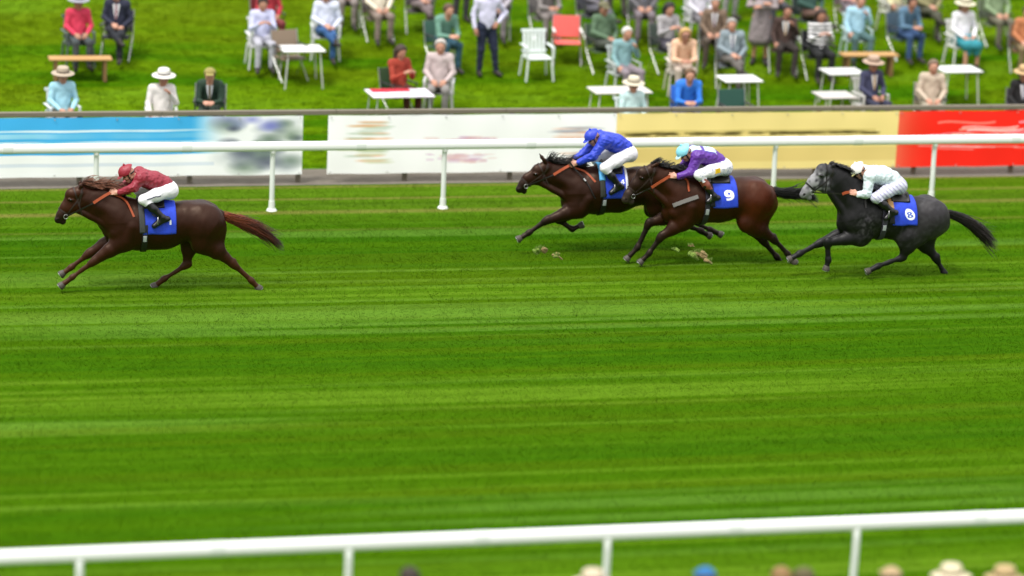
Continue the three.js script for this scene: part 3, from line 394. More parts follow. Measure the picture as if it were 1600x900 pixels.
  for (const s of [1, -1]) { const e = F.ray(V(ey.x + 0.004, ey.y + 0.025, s * 0.4), V(0, 0, -s), 0).p; obj('eye', new THREE.SphereGeometry(0.019, 14, 10).translate(e.x, e.y, e.z - s * 0.006), M.eye, t); }
  // hooves, toe turned on from the pastern
  for (const L of ['fn', 'ff', 'hn', 'hf']) {
    const f = P(L + 'F'), h = P(L + 'H'), d = h.clone().sub(f).normalize();
    const prof = [[0, -0.035], [0.052, -0.035], [0.056, -0.02], [0.044, 0.035], [0.034, 0.05], [0, 0.05]].map((p) => new THREE.Vector2(p[0], p[1]));
    const g = new THREE.LatheGeometry(prof, 18); g.scale(1.12, 1, 1); g.applyQuaternion(new THREE.Quaternion().setFromUnitVectors(V(0, -1, 0), d)); g.translate(h.x, h.y, h.z);
    const hoof = obj('hoof', g, M.hoof, t); const sg = new THREE.TorusGeometry(0.046, 0.007, 6, 18, 5.2); sg.rotateX(Math.PI / 2); sg.rotateY(2.1); sg.scale(1.1, 0.8, 1); sg.translate(0, -0.037, 0); sg.applyQuaternion(new THREE.Quaternion().setFromUnitVectors(V(0, -1, 0), d)); sg.translate(h.x, h.y, h.z); obj('horseshoe', sg, M.steel, hoof);
  }
  // mane and forelock
  const R = rngOf(100 + i), crest = along([P('poll').add(V(0, 0.06, 0)), P('neck1').add(V(0, r('neck1') * 0.9, 0)), P('neck2').add(V(0, r('neck2') * 0.9, 0)), P('neck3').lerp(P('withers'), 0.45).add(V(0, 0.2, 0))], 40), ml = [];
  const hair = look.hair, tips = look.tips || hair;
  for (let k = 0; k < 420; k++) {
    const u = R() * (look.maneEnd || 1), p0 = crest[Math.floor(u * 40)].clone(); p0.x += (R() - 0.5) * 0.03; p0.z = (R() - 0.5) * 0.03; const o = F.ray(p0.clone().setY(p0.y + 0.5), V(0, -1, 0), -0.006).p; o.z = p0.z;
    const l = (look.maneLen ?? 0.15) * (0.5 + 0.8 * R()) * (u > 0.85 ? 0.6 : 1), lift = look.maneLift * (0.4 + 1.1 * R()), side = (R() < 0.62 ? 1 : -1) * R() * 0.09, pts = []; let p = o.clone();
    for (let q = 0; q < 6; q++) { pts.push(p.clone()); const w = q / 5; p = p.clone().add(V(l / 5 * (0.75 + 0.35 * w), l / 5 * (lift * (1 - w) - 0.65 * w), side * 0.25)); if (F(p.x, p.y, p.z) < 0.008) p = F.snap(p, 0.009).p; }
    ml.push({ pts, r: 0.0042 + 0.003 * R(), c: [hair, hair, hair, lerp3(hair, tips, 0.5), tips].map((c) => { const m = 0.8 + 0.4 * R(); return [c[0] * m, c[1] * m, c[2] * m]; }) });
  }
  for (let k = 0; k < 46; k++) { let p = V(J.poll[0] - 0.02 + 0.03 * R(), J.poll[1] + 0.08, (R() - 0.5) * 0.05); p = F.snap(p, 0).p; const pts = []; for (let q = 0; q < 5; q++) { pts.push(p.clone()); p = p.clone().add(V(0.01 - 0.012 * q * 0.4, 0.022 - 0.018 * q, (R() - 0.5) * 0.02)); if (F(p.x, p.y, p.z) < 0.006) p = F.snap(p, 0.007).p; } ml.push({ pts, r: 0.004, c: [hair, hair, tips] }); }
  const hm = new THREE.MeshStandardMaterial({ vertexColors: true, roughness: 0.5 });
  obj('mane', locks(ml), hm, t);
  // tail streaming behind
  const path = new THREE.CatmullRomCurve3(['dock', 't1', 't2', 't3', 't4', 't5'].map((n) => P(n))), tl = [], NT = 380;
  const rad = (u) => { const a = ['dock', 't1', 't2', 't3', 't4', 't5'], x = u * 5, k = Math.min(4, Math.floor(x)); return mix(r(a[k]), r(a[k + 1]), x - k) * 0.9; };
  for (let k = 0; k < NT; k++) {
    const a = R() * 6.28, q = Math.sqrt(R()), u0 = k % 3 ? 0.02 + 0.1 * R() : 0.15 + 0.4 * R(), u1 = Math.min(1.06, u0 + 0.45 + 0.5 * R()), pts = [], wv = R() * 6, fly = k % 4 === 0 ? (R() - 0.4) * 0.34 : (R() - 0.5) * 0.06;
    for (let s = 0; s < 9; s++) { const w = s / 8, u = mix(u0, u1, w), p = path.getPoint(Math.min(1, u)); if (u > 1) p.add(V((u - 1) * 1.2, -(u - 1) * 0.8, 0)); const rr = rad(Math.min(1, u)) * q * (s === 0 ? 0.3 : 1); p.add(V(0.3 * rr * Math.sin(a), rr * Math.cos(a) + 0.02 * Math.sin(wv + 6 * w) + fly * w * w, rr * 0.75 * Math.sin(a))); pts.push(p); }
    tl.push({ pts, r: 0.004 + 0.003 * R(), c: pts.map((_, s) => { const m = 0.75 + 0.5 * R(), c = lerp3(look.tail || hair, look.tailEnd || hair, s / 8); return [c[0] * m, c[1] * m, c[2] * m]; }) });
  }
  obj('tail', locks(tl), hm, t);
  // number cloth, pads, saddle, girth
  const wrap = (name, x0, x1, lean, th0, th1, off, material, parent = t, NX = 16, NT_ = 40, ex) => {
    const pos = [], uv = [], idx = [], put = (o) => { for (let v = 0; v <= NT_; v++) for (let u = 0; u <= NX; u++) { const th = mix(th1, -th0, v / NT_), x = mix(x0, x1, u / NX) + lean * Math.abs(th), ax = J.ribs1[1] + (J.ribs2[1] - J.ribs1[1]) * clamp((x - J.ribs1[0]) / (J.ribs2[0] - J.ribs1[0]), 0, 1); const h = F.ray(V(x, ax + Math.cos(th) * 0.9, Math.sin(th) * 0.9), V(0, -Math.cos(th), -Math.sin(th)), o + (ex ? ex(u / NX, th) : 0) + 0.004 * (n2(x * 14, th * 5 + i) - 0.3)).p; pos.push(h.x, h.y, h.z); uv.push(u / NX, v / NT_); } };
    put(off); put(0.003); const w = NX + 1, nb = w * (NT_ + 1);
    for (let v = 0; v < NT_; v++) for (let u = 0; u < NX; u++) { const a = v * w + u; idx.push(a, a + 1, a + w, a + 1, a + w + 1, a + w); }
    const edge = (a, c) => idx.push(a, a + nb, c, c, a + nb, c + nb); for (let u = 0; u < NX; u++) { edge(u, u + 1); edge(NT_ * w + u + 1, NT_ * w + u); } for (let v = 0; v < NT_; v++) { edge((v + 1) * w, v * w); edge(v * w + NX, (v + 1) * w + NX); }
    const g = new THREE.BufferGeometry(); g.setAttribute('position', new THREE.Float32BufferAttribute(pos, 3)); g.setAttribute('uv', new THREE.Float32BufferAttribute(uv, 2)); g.setIndex(idx); g.computeVertexNormals(); material.side = THREE.DoubleSide; return obj(name, g, material, parent);
  };
  const cx0 = J.cA[0], cx1 = J.cB[0], low = 1.78;
  const tex = canvasTex(256, 1024, (c, W, H) => {
    c.fillStyle = '#1c3fc4'; c.fillRect(0, 0, W, H); for (let k = 0; k < 300; k++) { c.fillStyle = 'rgba(10,20,90,0.06)'; c.fillRect(W * R(), H * R(), 30 * R(), 60 * R()); }
    for (const s of [0, 1]) { c.save(); if (s) { c.translate(W, 0); c.scale(-1, 1); c.translate(W, 0); c.scale(-1, 1); c.translate(W / 2, H / 2); c.rotate(Math.PI); c.translate(-W / 2, -H / 2); } look.number(c, W, H); c.restore(); }
  });
  const cloth = wrap('number_cloth', cx0, cx1, look.lean ?? 0, low, low, 0.016, new THREE.MeshStandardMaterial({ map: tex, roughness: 0.7 }));
  if (look.trim) wrap('trim', cx1 - 0.035, cx1 + 0.004, look.lean ?? 0, low, low, 0.02, mat('#e8e8ee', 0.6), cloth, 2);
  wrap('front_pad', cx0 - 0.075, cx0 + 0.01, (look.lean ?? 0) + 0.012, 1.7, 1.7, 0.024, mat(look.pad[0], 0.75), t, 4);
  if (look.pad[1]) wrap('pad_top', cx0 - 0.07, cx0 + 0.025, (look.lean ?? 0), look.pad[2] || 0.8, look.pad[2] || 0.8, 0.03, mat(look.pad[1], 0.7), t, 4);
  const sad = wrap('saddle', cx0 + 0.02, cx0 + 0.33, -0.02, 0.55, 0.55, 0.03, M.leather, t, 12, 24, (u, th) => 0.035 * (Math.pow(2 * u - 1, 4)) * Math.exp(-th * th * 3));
  { const gx = J.girth[0], ring = [], ay = J.ribs1[1]; for (let k = 0; k < 56; k++) { const th = k / 56 * 6.2832; ring.push(F.ray(V(gx, ay + Math.cos(th) * 0.47, Math.sin(th) * 0.47), V(0, -Math.cos(th), -Math.sin(th)), 0.004)); } obj('girth', strap(ring.map((q) => q.p), ring.map((q) => q.n), 0.085, 0.012, true), mat(look.girth || '#17161a', 0.6), t);
    const bk = [1.85, 1.95, 2.05, 2.15].map((th) => F.ray(V(gx, ay + Math.cos(th) * 0.9, Math.sin(th) * 0.9), V(0, -Math.cos(th), -Math.sin(th)), 0.018)); obj('girth_buckle', strap(bk.map((q) => q.p), bk.map((q) => q.n), 0.05, 0.01), mat('#c9ccd4', 0.35), t); }
  // bridle
  const br = []; const S1 = (p, z) => F.ray(V(p.x, p.y, z * 0.5), V(0, 0, -Math.sign(z)), 0.003).p;
  const bit = V(RUNNERS[i].rider.bit[0], RUNNERS[i].rider.bit[1], 0);
  for (const s of [1, -1]) { br.push(strapOn(F, [V(J.poll[0] + 0.01, J.poll[1] + 0.06, s * 0.05), S1(P('poll').lerp(P('cheek'), 0.35), s), S1(P('cheek').lerp(P('face'), 0.4), s), S1(bit, s)], 0.02, 0.005)); br.push(strapOn(F, [V(J.poll[0] + 0.02, J.poll[1] + 0.03, s * 0.08), S1(P('cheek').add(V(0.05, 0.02, 0)), s), V(J.cheek[0] + 0.06, J.cheek[1] - 0.09, s * 0.03)], 0.015, 0.004)); const bt = S1(bit, s); obj('bit_ring', new THREE.TorusGeometry(0.032, 0.005, 8, 20).translate(bt.x, bt.y, bt.z + s * 0.006), M.steel, t); }
  const ringAt = (a, c, f, w) => { const o = P(a).lerp(P(c), f), ax = P(c).sub(P(a)).normalize(), u = V(-ax.y, ax.x, 0), q = []; for (let k = 0; k < 28; k++) { const th = k / 28 * 6.2832, d = u.clone().multiplyScalar(Math.cos(th)).add(V(0, 0, Math.sin(th))); q.push(F.ray(o.clone().addScaledVector(d, 0.35), d.clone().negate(), 0.003)); } return strap(q.map((e) => e.p), q.map((e) => e.n), w, 0.006, true); };
  br.push(ringAt('face', 'nose', 0.55, 0.024), ringAt('brow', 'poll', 0.35, 0.02));
  obj('bridle', mergeGeometries(br), mat(look.bridle || '#2a1710', 0.55), t);
  return { t, F, J, P, wrap };
}
function makeRider(i, H, look) {
  const { base, rider: K } = RUNNERS[i], t = thing('person', look.label, 'person', base, 0, 'jockeys riding the racehorses');
  const p = (n, s = 1) => V(K[n][0], K[n][1], K[n][2] * s), r = (n, f = 1) => K[n][3] * f;
  const u = p('head').sub(p('chin')); u.z = 0; const hd = u.clone().normalize(), f = V(-hd.y, hd.x, 0).applyAxisAngle(V(0, 0, 1), 0.12), up = V(f.y, -f.x, 0); if (up.y < 0) up.negate();
  const build = (grow, set) => {
    const B = [], b = (a, ra, c, rc, o) => B.push(bone(a, Math.max(0.01, ra + grow), c, Math.max(0.01, rc + grow), o));
    if (set.torso) {
      b(p('chestU'), r('chestU') - 0.012, p('chest'), r('chest') - 0.012, { zs: 1.12, k: 0.05, c: set.torso }); b(p('chest'), r('chest') - 0.012, p('waist'), r('waist') - 0.01, { zs: 1.06, k: 0.05, c: set.torso }); b(p('waist'), r('waist') - 0.012, p('hip').lerp(p('waist'), 0.4), r('hip') - 0.02, { zs: 1.1, k: 0.05, c: set.torso });
      for (const s of [1, -1]) { b(p('chestU').setZ(s * 0.05), 0.09, p('sh', s), r('sh') - 0.012, { k: 0.05, c: set.torso }); b(p('chest').setZ(s * 0.08), 0.095, p('sh', s), r('sh') - 0.012, { k: 0.05, c: set.torso }); b(p('sh', s), r('sh') - 0.01, p('el', s), r('el') - 0.008, { k: 0.04, c: set.arm || set.torso }); b(p('el', s), r('el') - 0.008, p('wr', s).lerp(p('el', s), 0.08), r('wr') - 0.004, { k: 0.03, c: set.arm || set.torso }); }
    }
    if (set.seat) for (const s of [1, -1]) { b(p('hip').setZ(s * 0.04), r('hip') - 0.012, p('hj', s), r('hj') - 0.012, { k: 0.05, c: set.seat }); b(p('waist').lerp(p('hip'), 0.6), r('waist') - 0.02, p('hip').setZ(s * 0.05), r('hip') - 0.015, { k: 0.05, c: set.seat, zs: 1.05 }); b(p('hj', s), r('hj') - 0.012, p('hj', s).lerp(p('kn', s), 0.5), r('hj', 0.92) - 0.012, { k: 0.04, c: set.seat }); b(p('hj', s).lerp(p('kn', s), 0.5), r('hj', 0.92) - 0.012, p('kn', s), r('kn') - 0.01, { k: 0.04, c: set.seat }); b(p('kn', s), r('kn') - 0.012, p('kn', s).lerp(p('an', s), 0.38), 0.055, { k: 0.03, c: set.seat }); }
    if (set.boot) for (const s of [1, -1]) { b(p('kn', s).lerp(p('an', s), 0.24), 0.058, p('kn', s).lerp(p('an', s), 0.5), 0.056, { k: 0.03, c: set.boot }); b(p('kn', s).lerp(p('an', s), 0.5), 0.056, p('an', s), r('an') - 0.006, { k: 0.03, c: set.boot }); b(p('an', s), r('an') - 0.006, p('he', s), r('he') - 0.004, { k: 0.02, c: set.boot }); b(p('he', s), r('he') - 0.006, p('to', s), r('to') - 0.006, { k: 0.025, c: set.boot, zs: 1.15 }); b(p('an', s), r('an') - 0.01, p('to', s), r('to') - 0.006, { k: 0.03, c: set.boot }); }
    return B;
  };
  // the body: one skin
  const hb = headBones(p('head').addScaledVector(up, -0.02), f, up, SKIN, 0.97), all = build(-0.008, { torso: SKIN, seat: SKIN, boot: SKIN });
  all.push(bone(p('neck').addScaledVector(up, 0.01), 0.056, p('chestU').add(V(-0.02, 0.01, 0)), 0.075, { k: 0.04, c: SKIN }), ...hb.B);
  const gs = [meshField(fieldOf(all), 0.011)];
  for (const s of [1, -1]) { const wr = p('wr', s), d = p('ha', s).sub(wr).normalize(), n = V(0.05, -0.35, -s).normalize(); n.addScaledVector(d, -n.dot(d)).normalize(); gs.push(meshField(fieldOf([...handBones(wr.clone().addScaledVector(d, 0.015), d, n, -s, 1.25, lin('#d8a189', 0.8), 1.06), bone(wr.clone().addScaledVector(d, -0.05), 0.034, wr.clone().addScaledVector(d, 0.015), 0.03, { k: 0.015, c: SKIN })]), 0.0045)); }
  const bodyMesh = obj('body', mergeGeometries(gs), new THREE.MeshStandardMaterial({ vertexColors: true, roughness: 0.55 }), t);
  eyes(bodyMesh, hb.P, 0.0125);
  const cloth = (amp, fq, ph) => (x, y, z) => amp * (Math.abs(n3(x * fq + ph, y * fq * 1.4, z * fq) - 0.5) * -1.6 + n3(x * fq * 2.3, y * fq * 2.3, z * fq * 2 + ph) * 0.6);
  const silkF = fieldOf(build(0.008, { torso: look.silk, arm: look.sleeve }), { disp: cloth(0.017, 10, i * 9) });
  const silks = obj('silks', meshField(silkF, 0.0105, look.paintSilk && ((x, y, z, n, c) => look.paintSilk(x, y, z, n, c, p, K))), new THREE.MeshPhysicalMaterial({ vertexColors: true, roughness: 0.5, sheen: 0.3, sheenRoughness: 0.4, sheenColor: new THREE.Color().setRGB(...lerp3(look.silk, [1, 1, 1], 0.25)) }), t);
  const brF = fieldOf(build(0.004, { seat: look.breech || lin('#f4f3f8', 0.86) }), { disp: cloth(0.006, 9, 40 + i) });
  const breeches = obj('breeches', meshField(brF, 0.0105, look.paintBreech && ((x, y, z, n, c) => look.paintBreech(x, y, z, n, c, p))), new THREE.MeshStandardMaterial({ vertexColors: true, roughness: 0.65 }), t);
  for (const s of [1, -1]) { const only = (L) => L.filter((q) => Math.sign(q.x1.z) === s), bt = fieldOf(only(build(0.007, { boot: lin('#141316', 0.8) }))); obj('boot', meshField(bt, 0.009, (x, y, z, n, c) => (look.bootTop && y > K.an[1] + 0.12 && n3(x * 9, y * 9, z * 9) > 0.3 ? look.bootTop : c)), new THREE.MeshStandardMaterial({ vertexColors: true, roughness: 0.3 }), t); }
  // helmet with its silk cap, peak, goggles and chin strap
  const hc = p('head').addScaledVector(up, 0.015), hk = fieldOf([bone(hc.clone().addScaledVector(f, 0.022).addScaledVector(up, 0.015), r('helm') * 0.93, hc.clone().addScaledVector(f, -0.035).addScaledVector(up, 0.005), r('helm') * 0.92, { zs: 0.9, k: 0.02, c: look.cap })], { clip: (x, y, z) => { const q = V(x, y, z).sub(hc), a = q.dot(f), bb = q.dot(up); return -(bb + 0.012 + (a < 0 ? a * 0.75 : a * -0.12)); }, disp: (x, y, z) => 0.004 * n3(x * 26, y * 26, z * 26) });
  const helm = obj('helmet', meshField(hk, 0.0075, look.paintCap && ((x, y, z, n, c) => look.paintCap(V(x, y, z).sub(hc), f, up, c))), new THREE.MeshStandardMaterial({ vertexColors: true, roughness: 0.5 }), t);
  const rot = new THREE.Quaternion().setFromRotationMatrix(new THREE.Matrix4().makeBasis(f, up, f.clone().cross(up)));
  const place = (g, a, bb, c = 0) => { g.applyQuaternion(rot); const o = hc.clone().addScaledVector(f, a).addScaledVector(up, bb); return g.translate(o.x, o.y, o.z + c); };
  obj('peak', place(new THREE.SphereGeometry(1, 20, 12).scale(0.075, 0.011, 0.088).rotateZ(-0.22), 0.108, 0.006), new THREE.MeshStandardMaterial({ color: new THREE.Color().setRGB(...(look.peak || look.cap)), roughness: 0.5 }), helm);
  obj('button', place(new THREE.SphereGeometry(0.018, 10, 8), -0.01, r('helm') * 0.93 + 0.022), new THREE.MeshStandardMaterial({ color: new THREE.Color().setRGB(...look.cap), roughness: 0.6 }), helm);
  obj('goggles', place(mergeGeometries([new THREE.SphereGeometry(1, 18, 10).scale(0.03, 0.026, 0.07).translate(0.062, -0.028, 0), new THREE.TorusGeometry(0.088, 0.008, 6, 30).rotateX(Math.PI / 2).scale(1.02, 1.6, 0.93).translate(-0.012, -0.018, 0)]), 0.0, 0), mat('#0e0d0f', 0.25), t);
  obj('chin_strap', place(new THREE.TorusGeometry(0.088, 0.006, 6, 28, 3.3).rotateZ(Math.PI - 0.08).rotateY(Math.PI / 2).scale(1.6, 1.3, 0.95), 0.015, -0.02), M.black, t);
  // stirrups belong to the saddle: leather and iron
  for (const s of [1, -1]) {
    const foot = p('an', s).lerp(p('to', s), 0.5).add(V(0, -0.01, 0)), iron = new THREE.TorusGeometry(0.062, 0.007, 8, 22).scale(0.95, 1.15, 1).rotateY(Math.PI / 2 - 0.3).translate(foot.x, foot.y + 0.022, foot.z); obj('stirrup_iron', iron, M.steel, H.t);
    const top = H.F.ray(V(K.kn[0] + 0.09, H.J.ribs1[1] + 0.75, s * 0.5), V(0, -0.8, -s * 0.6).normalize(), 0.035).p, pts = along([top, top.clone().lerp(foot, 0.5).add(V(0, 0, s * 0.03)), foot.clone().add(V(0, 0.09, 0))], 8); obj('stirrup_leather', strap(pts, pts.map(() => V(0, 0.1, s).normalize()), 0.024, 0.005), M.leather, H.t);
  }
  // reins: rubber grip from the hands, then leather to the bit
  for (const s of [1, -1]) {
    const ha = p('ha', s), rein = p('rein', s), bit = H.F.ray(V(K.bit[0], K.bit[1], s * 0.4), V(0, 0, -s), 0.01).p, clear = (q) => (H.F(q.x, q.y, q.z) < 0.012 ? H.F.snap(q, 0.012).p : q), nn = (q) => H.F.normal(q.x, q.y, q.z, 0.01);
    const a = along([ha.clone().add(V(0.0, -0.01, 0)), ha.clone().lerp(rein, 0.5), rein], 8).map(clear), c = along([a[8], rein.clone().lerp(bit, 0.5), bit], 10).map((q, k) => (k === 10 ? q : clear(q)));
    obj('rein_grip', strap(a, a.map(nn), 0.042, 0.009), M.rein, H.t); obj('rein', strap(c, c.map(nn), 0.02, 0.006), M.leather, H.t);
    const w = H.J.withers, tail = along([ha.clone().add(V(0.03, -0.02, 0)), V(mix(ha.x, w[0], 0.55), mix(ha.y, w[1], 0.3), s * 0.12), V(K.kn[0] - 0.13, H.J.ribs1[1] + 0.2, s * 0.24)], 10).map((q) => H.F.snap(q, 0.01).p); obj('neck_strap', strap(tail, tail.map(nn), 0.03, 0.008), look.neckStrap || M.rein, H.t);
  }
  return { t, p, K, silkF, brF, breeches, silks };
}
const digit = (s, x, y, size, rot = 0, o = {}) => (c, W, H) => { c.save(); c.translate(W * x, H * y); c.rotate(rot); c.scale(1, 1.0); c.fillStyle = '#f4f6ff'; c.font = 'bold ' + size + 'px sans-serif'; c.textAlign = 'center'; c.textBaseline = 'middle'; c.fillText(s, 0, 0); if (o.bold) { c.strokeStyle = '#f4f6ff'; c.lineWidth = o.bold; c.strokeText(s, 0, 0); } c.restore(); };
const BAY = lin('#3d2018', 0.62), DKBAY = lin('#37221b', 0.62), BLACKPT = lin('#17110f', 0.5), BLK = lin('#0f0c0b', 0.5);
{ // the leader
  const H = makeHorse(0, { label: 'dark chestnut racehorse leading at the left, head low, reddish tail streaming', body: lin('#582412', 0.17), dark: lin('#5a3018', 0.34), face: lin('#6a3016', 0.2), muzzle: lin('#2e211e', 0.4), hair: lin('#4a2514', 0.8), tips: lin('#7a4526', 0.8), tail: lin('#8a3c14', 0.8), tailEnd: lin('#1f1310', 0.8), maneLift: 1.15, maneLen: 0.2, pad: ['#3c3f40', 0], number: digit('1', 0.8, 0.835, 92), girth: '#17161a' });
  const D = makeRider(0, H, { label: 'jockey in maroon silks and maroon cap crouched over the leading horse', silk: lin('#a5263c', 0.62), cap: lin('#a92238', 0.62) });
  const q = along([D.p('hj').lerp(D.p('kn'), 0.25).add(V(0, 0.0, 0.2)), D.p('hj').lerp(D.p('kn'), 0.8).add(V(0, 0.02, 0.2))], 26).map((s, k) => D.brF.snap(V(s.x, s.y + 0.006 * Math.sin(k * 2.1), s.z), 0.001)); obj('thigh_print', strap(q.map((e) => e.p), q.map((e) => e.n), q.map((_, k) => 0.006 + 0.012 * Math.abs(Math.sin(k * 1.7))), 0.002), mat('#2b2a52', 0.7), D.breeches);
}
{ // second: royal blue
  const H = makeHorse(1, { label: 'dark bay racehorse with pricked ear and black mane, second from the left', body: lin('#522010', 0.16), dark: BLACKPT, face: lin('#502210', 0.18), muzzle: lin('#241a18', 0.4), hair: BLK, maneLift: 1.5, maneLen: 0.13, pad: ['#30342f', '#5cb7ee', 0.85], trim: true, number: digit('4', 0.78, 0.76, 84), girth: '#101012' });
  const D = makeRider(1, H, { label: 'jockey in royal blue silks and blue cap with white breeches', silk: lin('#2746d8', 0.66), cap: lin('#2b48de', 0.66) });
  const w = thing('riding_whip', 'thin dark riding whip in the hand of the royal blue jockey', 'whip', RUNNERS[1].base), a = D.p('ha').add(V(0.05, -0.01, 0.02)), e = D.p('ha').add(V(0.42, -0.5, 0.14)), clear = (q) => (H.F(q.x, q.y, q.z) < 0.02 ? H.F.snap(q, 0.02).p : q), pts = along([a.clone().add(V(-0.06, 0.08, 0)), a, a.clone().lerp(e, 0.5).add(V(0.02, 0.02, 0.05)), e], 14).map(clear);
  obj('shaft', tube(pts, 0.009, 8), M.black, w); obj('collar', bar(pts[7], pts[8], 0.012), mat('#d9d9de', 0.4), w); obj('handle', bar(pts[0], pts[3], 0.014), M.leather, w);
}
{ // third: purple
  const H = makeHorse(2, { label: 'bay racehorse with head tucked behind the blue jockey, numbered 9', body: lin('#5e260e', 0.19), rump: lin('#702c0c', 0.27), dark: BLACKPT, face: lin('#3a1c14', 0.24), muzzle: lin('#453a36', 0.5), hair: BLK, maneLift: 1.1, maneLen: 0.13, pad: ['#1b1b20', '#8f8f90', 0.5], lean: 0.02, number: digit('9', 0.66, 0.815, 190, -0.12, { bold: 10 }), girth: '#2a2733' });
  const D = makeRider(2, H, { label: 'jockey in purple silks with pale blue shoulders and pale blue cap', silk: lin('#6c35ad', 0.66), sleeve: lin('#6a31ab', 0.66), cap: lin('#8fe0f2', 0.78), peak: lin('#bfeefa', 0.8), bootTop: lin('#8c4a38', 0.7),
    paintSilk: (x, y, z, n, c, p) => { const a = p('chestU'), w = p('waist'), t = (x - a.x) / (w.x - a.x); if (t < 0.85 && t > -0.6 && n.y > 0.35 + 0.35 * t && Math.abs(z) < 0.17) return Math.abs(z) > 0.13 || (t < 0.12 && t > -0.06) ? lin('#5a3aa8', 0.7) : lin('#d5eefa', 0.8); },
    paintBreech: (x, y, z, n, c) => (z > 0.1 && n3(x * 42, y * 42, z * 10) > 0.7 ? lin('#9aa3c8', 0.8) : undefined) });
  const q = [D.p('hip').lerp(D.p('kn'), 0.16).add(V(-0.02, 0.03, 0.3)), D.p('hip').lerp(D.p('kn'), 0.34).add(V(-0.02, 0.03, 0.3))], st = along(q, 6).map((s) => D.brF.snap(s, 0.001)); obj('badge', strap(st.map((e) => e.p), st.map((e) => e.n), 0.075, 0.003), mat('#f0c400', 0.6), D.breeches);
  const J = H.J, bg = (s) => [V(J.girth[0] - 0.16, J.ribs1[1] + 0.12, s * 0.5), V(J.shoulder[0] - 0.04, J.shoulder[1] + 0.08, s * 0.5), V(J.chest[0] - 0.06, J.chest[1] + 0.16, s * 0.3)].map((o) => H.F.ray(o, V(0, 0, -s), 0.004).p);
  for (const s of [1, -1]) { obj('breast_girth', strapOn(H.F, bg(s), 0.06, 0.016, 0.004, 14), mat('#7f7b78', 0.85), H.t); }
}
{ // fourth: grey
  const G = lin('#454145', 0.3), GD = lin('#242224', 0.25);
  const H = makeHorse(3, { label: 'dark grey racehorse with pale grey face at the right, last of the four', body: GD, rump: G, dark: lin('#19181a', 0.4), face: lin('#4a494d', 0.45), muzzle: lin('#8b8a8e', 0.6), hair: BLK, tail: BLK, tailEnd: lin('#2b201d', 0.8), maneLift: 0.8, maneLen: 0.085, maneEnd: 0.72, rough: 0.5, spec: [1, 1, 1], bridle: '#1a1413', pad: ['#232228', '#c69a62', 1.0], lean: 0.015, girth: '#3d3a48', number: (c, W, H) => { c.save(); c.translate(W * 0.7, H * 0.83); c.rotate(-0.2); c.fillStyle = '#f2f5ff'; c.beginPath(); c.ellipse(0, 0, 50, 92, 0, 0, 7); c.fill(); c.fillStyle = '#3355bb'; c.font = 'bold 128px sans-serif'; c.textAlign = 'center'; c.textBaseline = 'middle'; c.fillText('8', 0, 4); c.restore(); },
    paint: (x, y, z, n, c, J) => {
      const fx = Math.hypot(x - J.face[0], y - J.face[1]); if (fx < 0.32) { const pale = smooth(0.32, 0.1, fx) * smooth(0.3, 0.8, n3(x * 15, y * 15, z * 15) + 0.25 * smooth(0.05, -0.12, x - J.face[0])); c = lerp3(c, lin('#b4b3b6', 0.75), 0.75 * pale); }
      if (y > J.ribs1[1] - 0.45 && x > J.ribs1[0] - 0.3) { const d = n3(x * 15, y * 15, z * 15); c = lerp3(c, lin('#5f5d61', 0.5), 0.22 * smooth(0.45, 0.8, d)); c = c.map((v) => v * (0.85 + 0.4 * smooth(J.ribs1[0], J.croup[0], x))); }
      const shd = Math.hypot(x - J.shoulder[0] - 0.1, y - J.shoulder[1] + 0.1); if (shd < 0.3) c = lerp3(c, lin('#5a585a', 0.62), 0.5 * smooth(0.3, 0.05, shd) * smooth(0.45, 0.75, n3(x * 22, y * 22, z * 22))); return c;
    } });
  makeRider(3, H, { label: 'jockey in pale ice white silks and cream cap on the grey horse', silk: lin('#dcecf0', 0.78), cap: lin('#f1f0ea', 0.84), peak: lin('#d9d48e', 0.75), breech: lin('#dfe2f2', 0.8), neckStrap: M.leather,
    paintBreech: (x, y, z, n, c, p) => (Math.sin((x * 0.75 - y * 0.2 + y) * 105) > 0.5 ? lin('#b4aed2', 0.76) : undefined) });
}
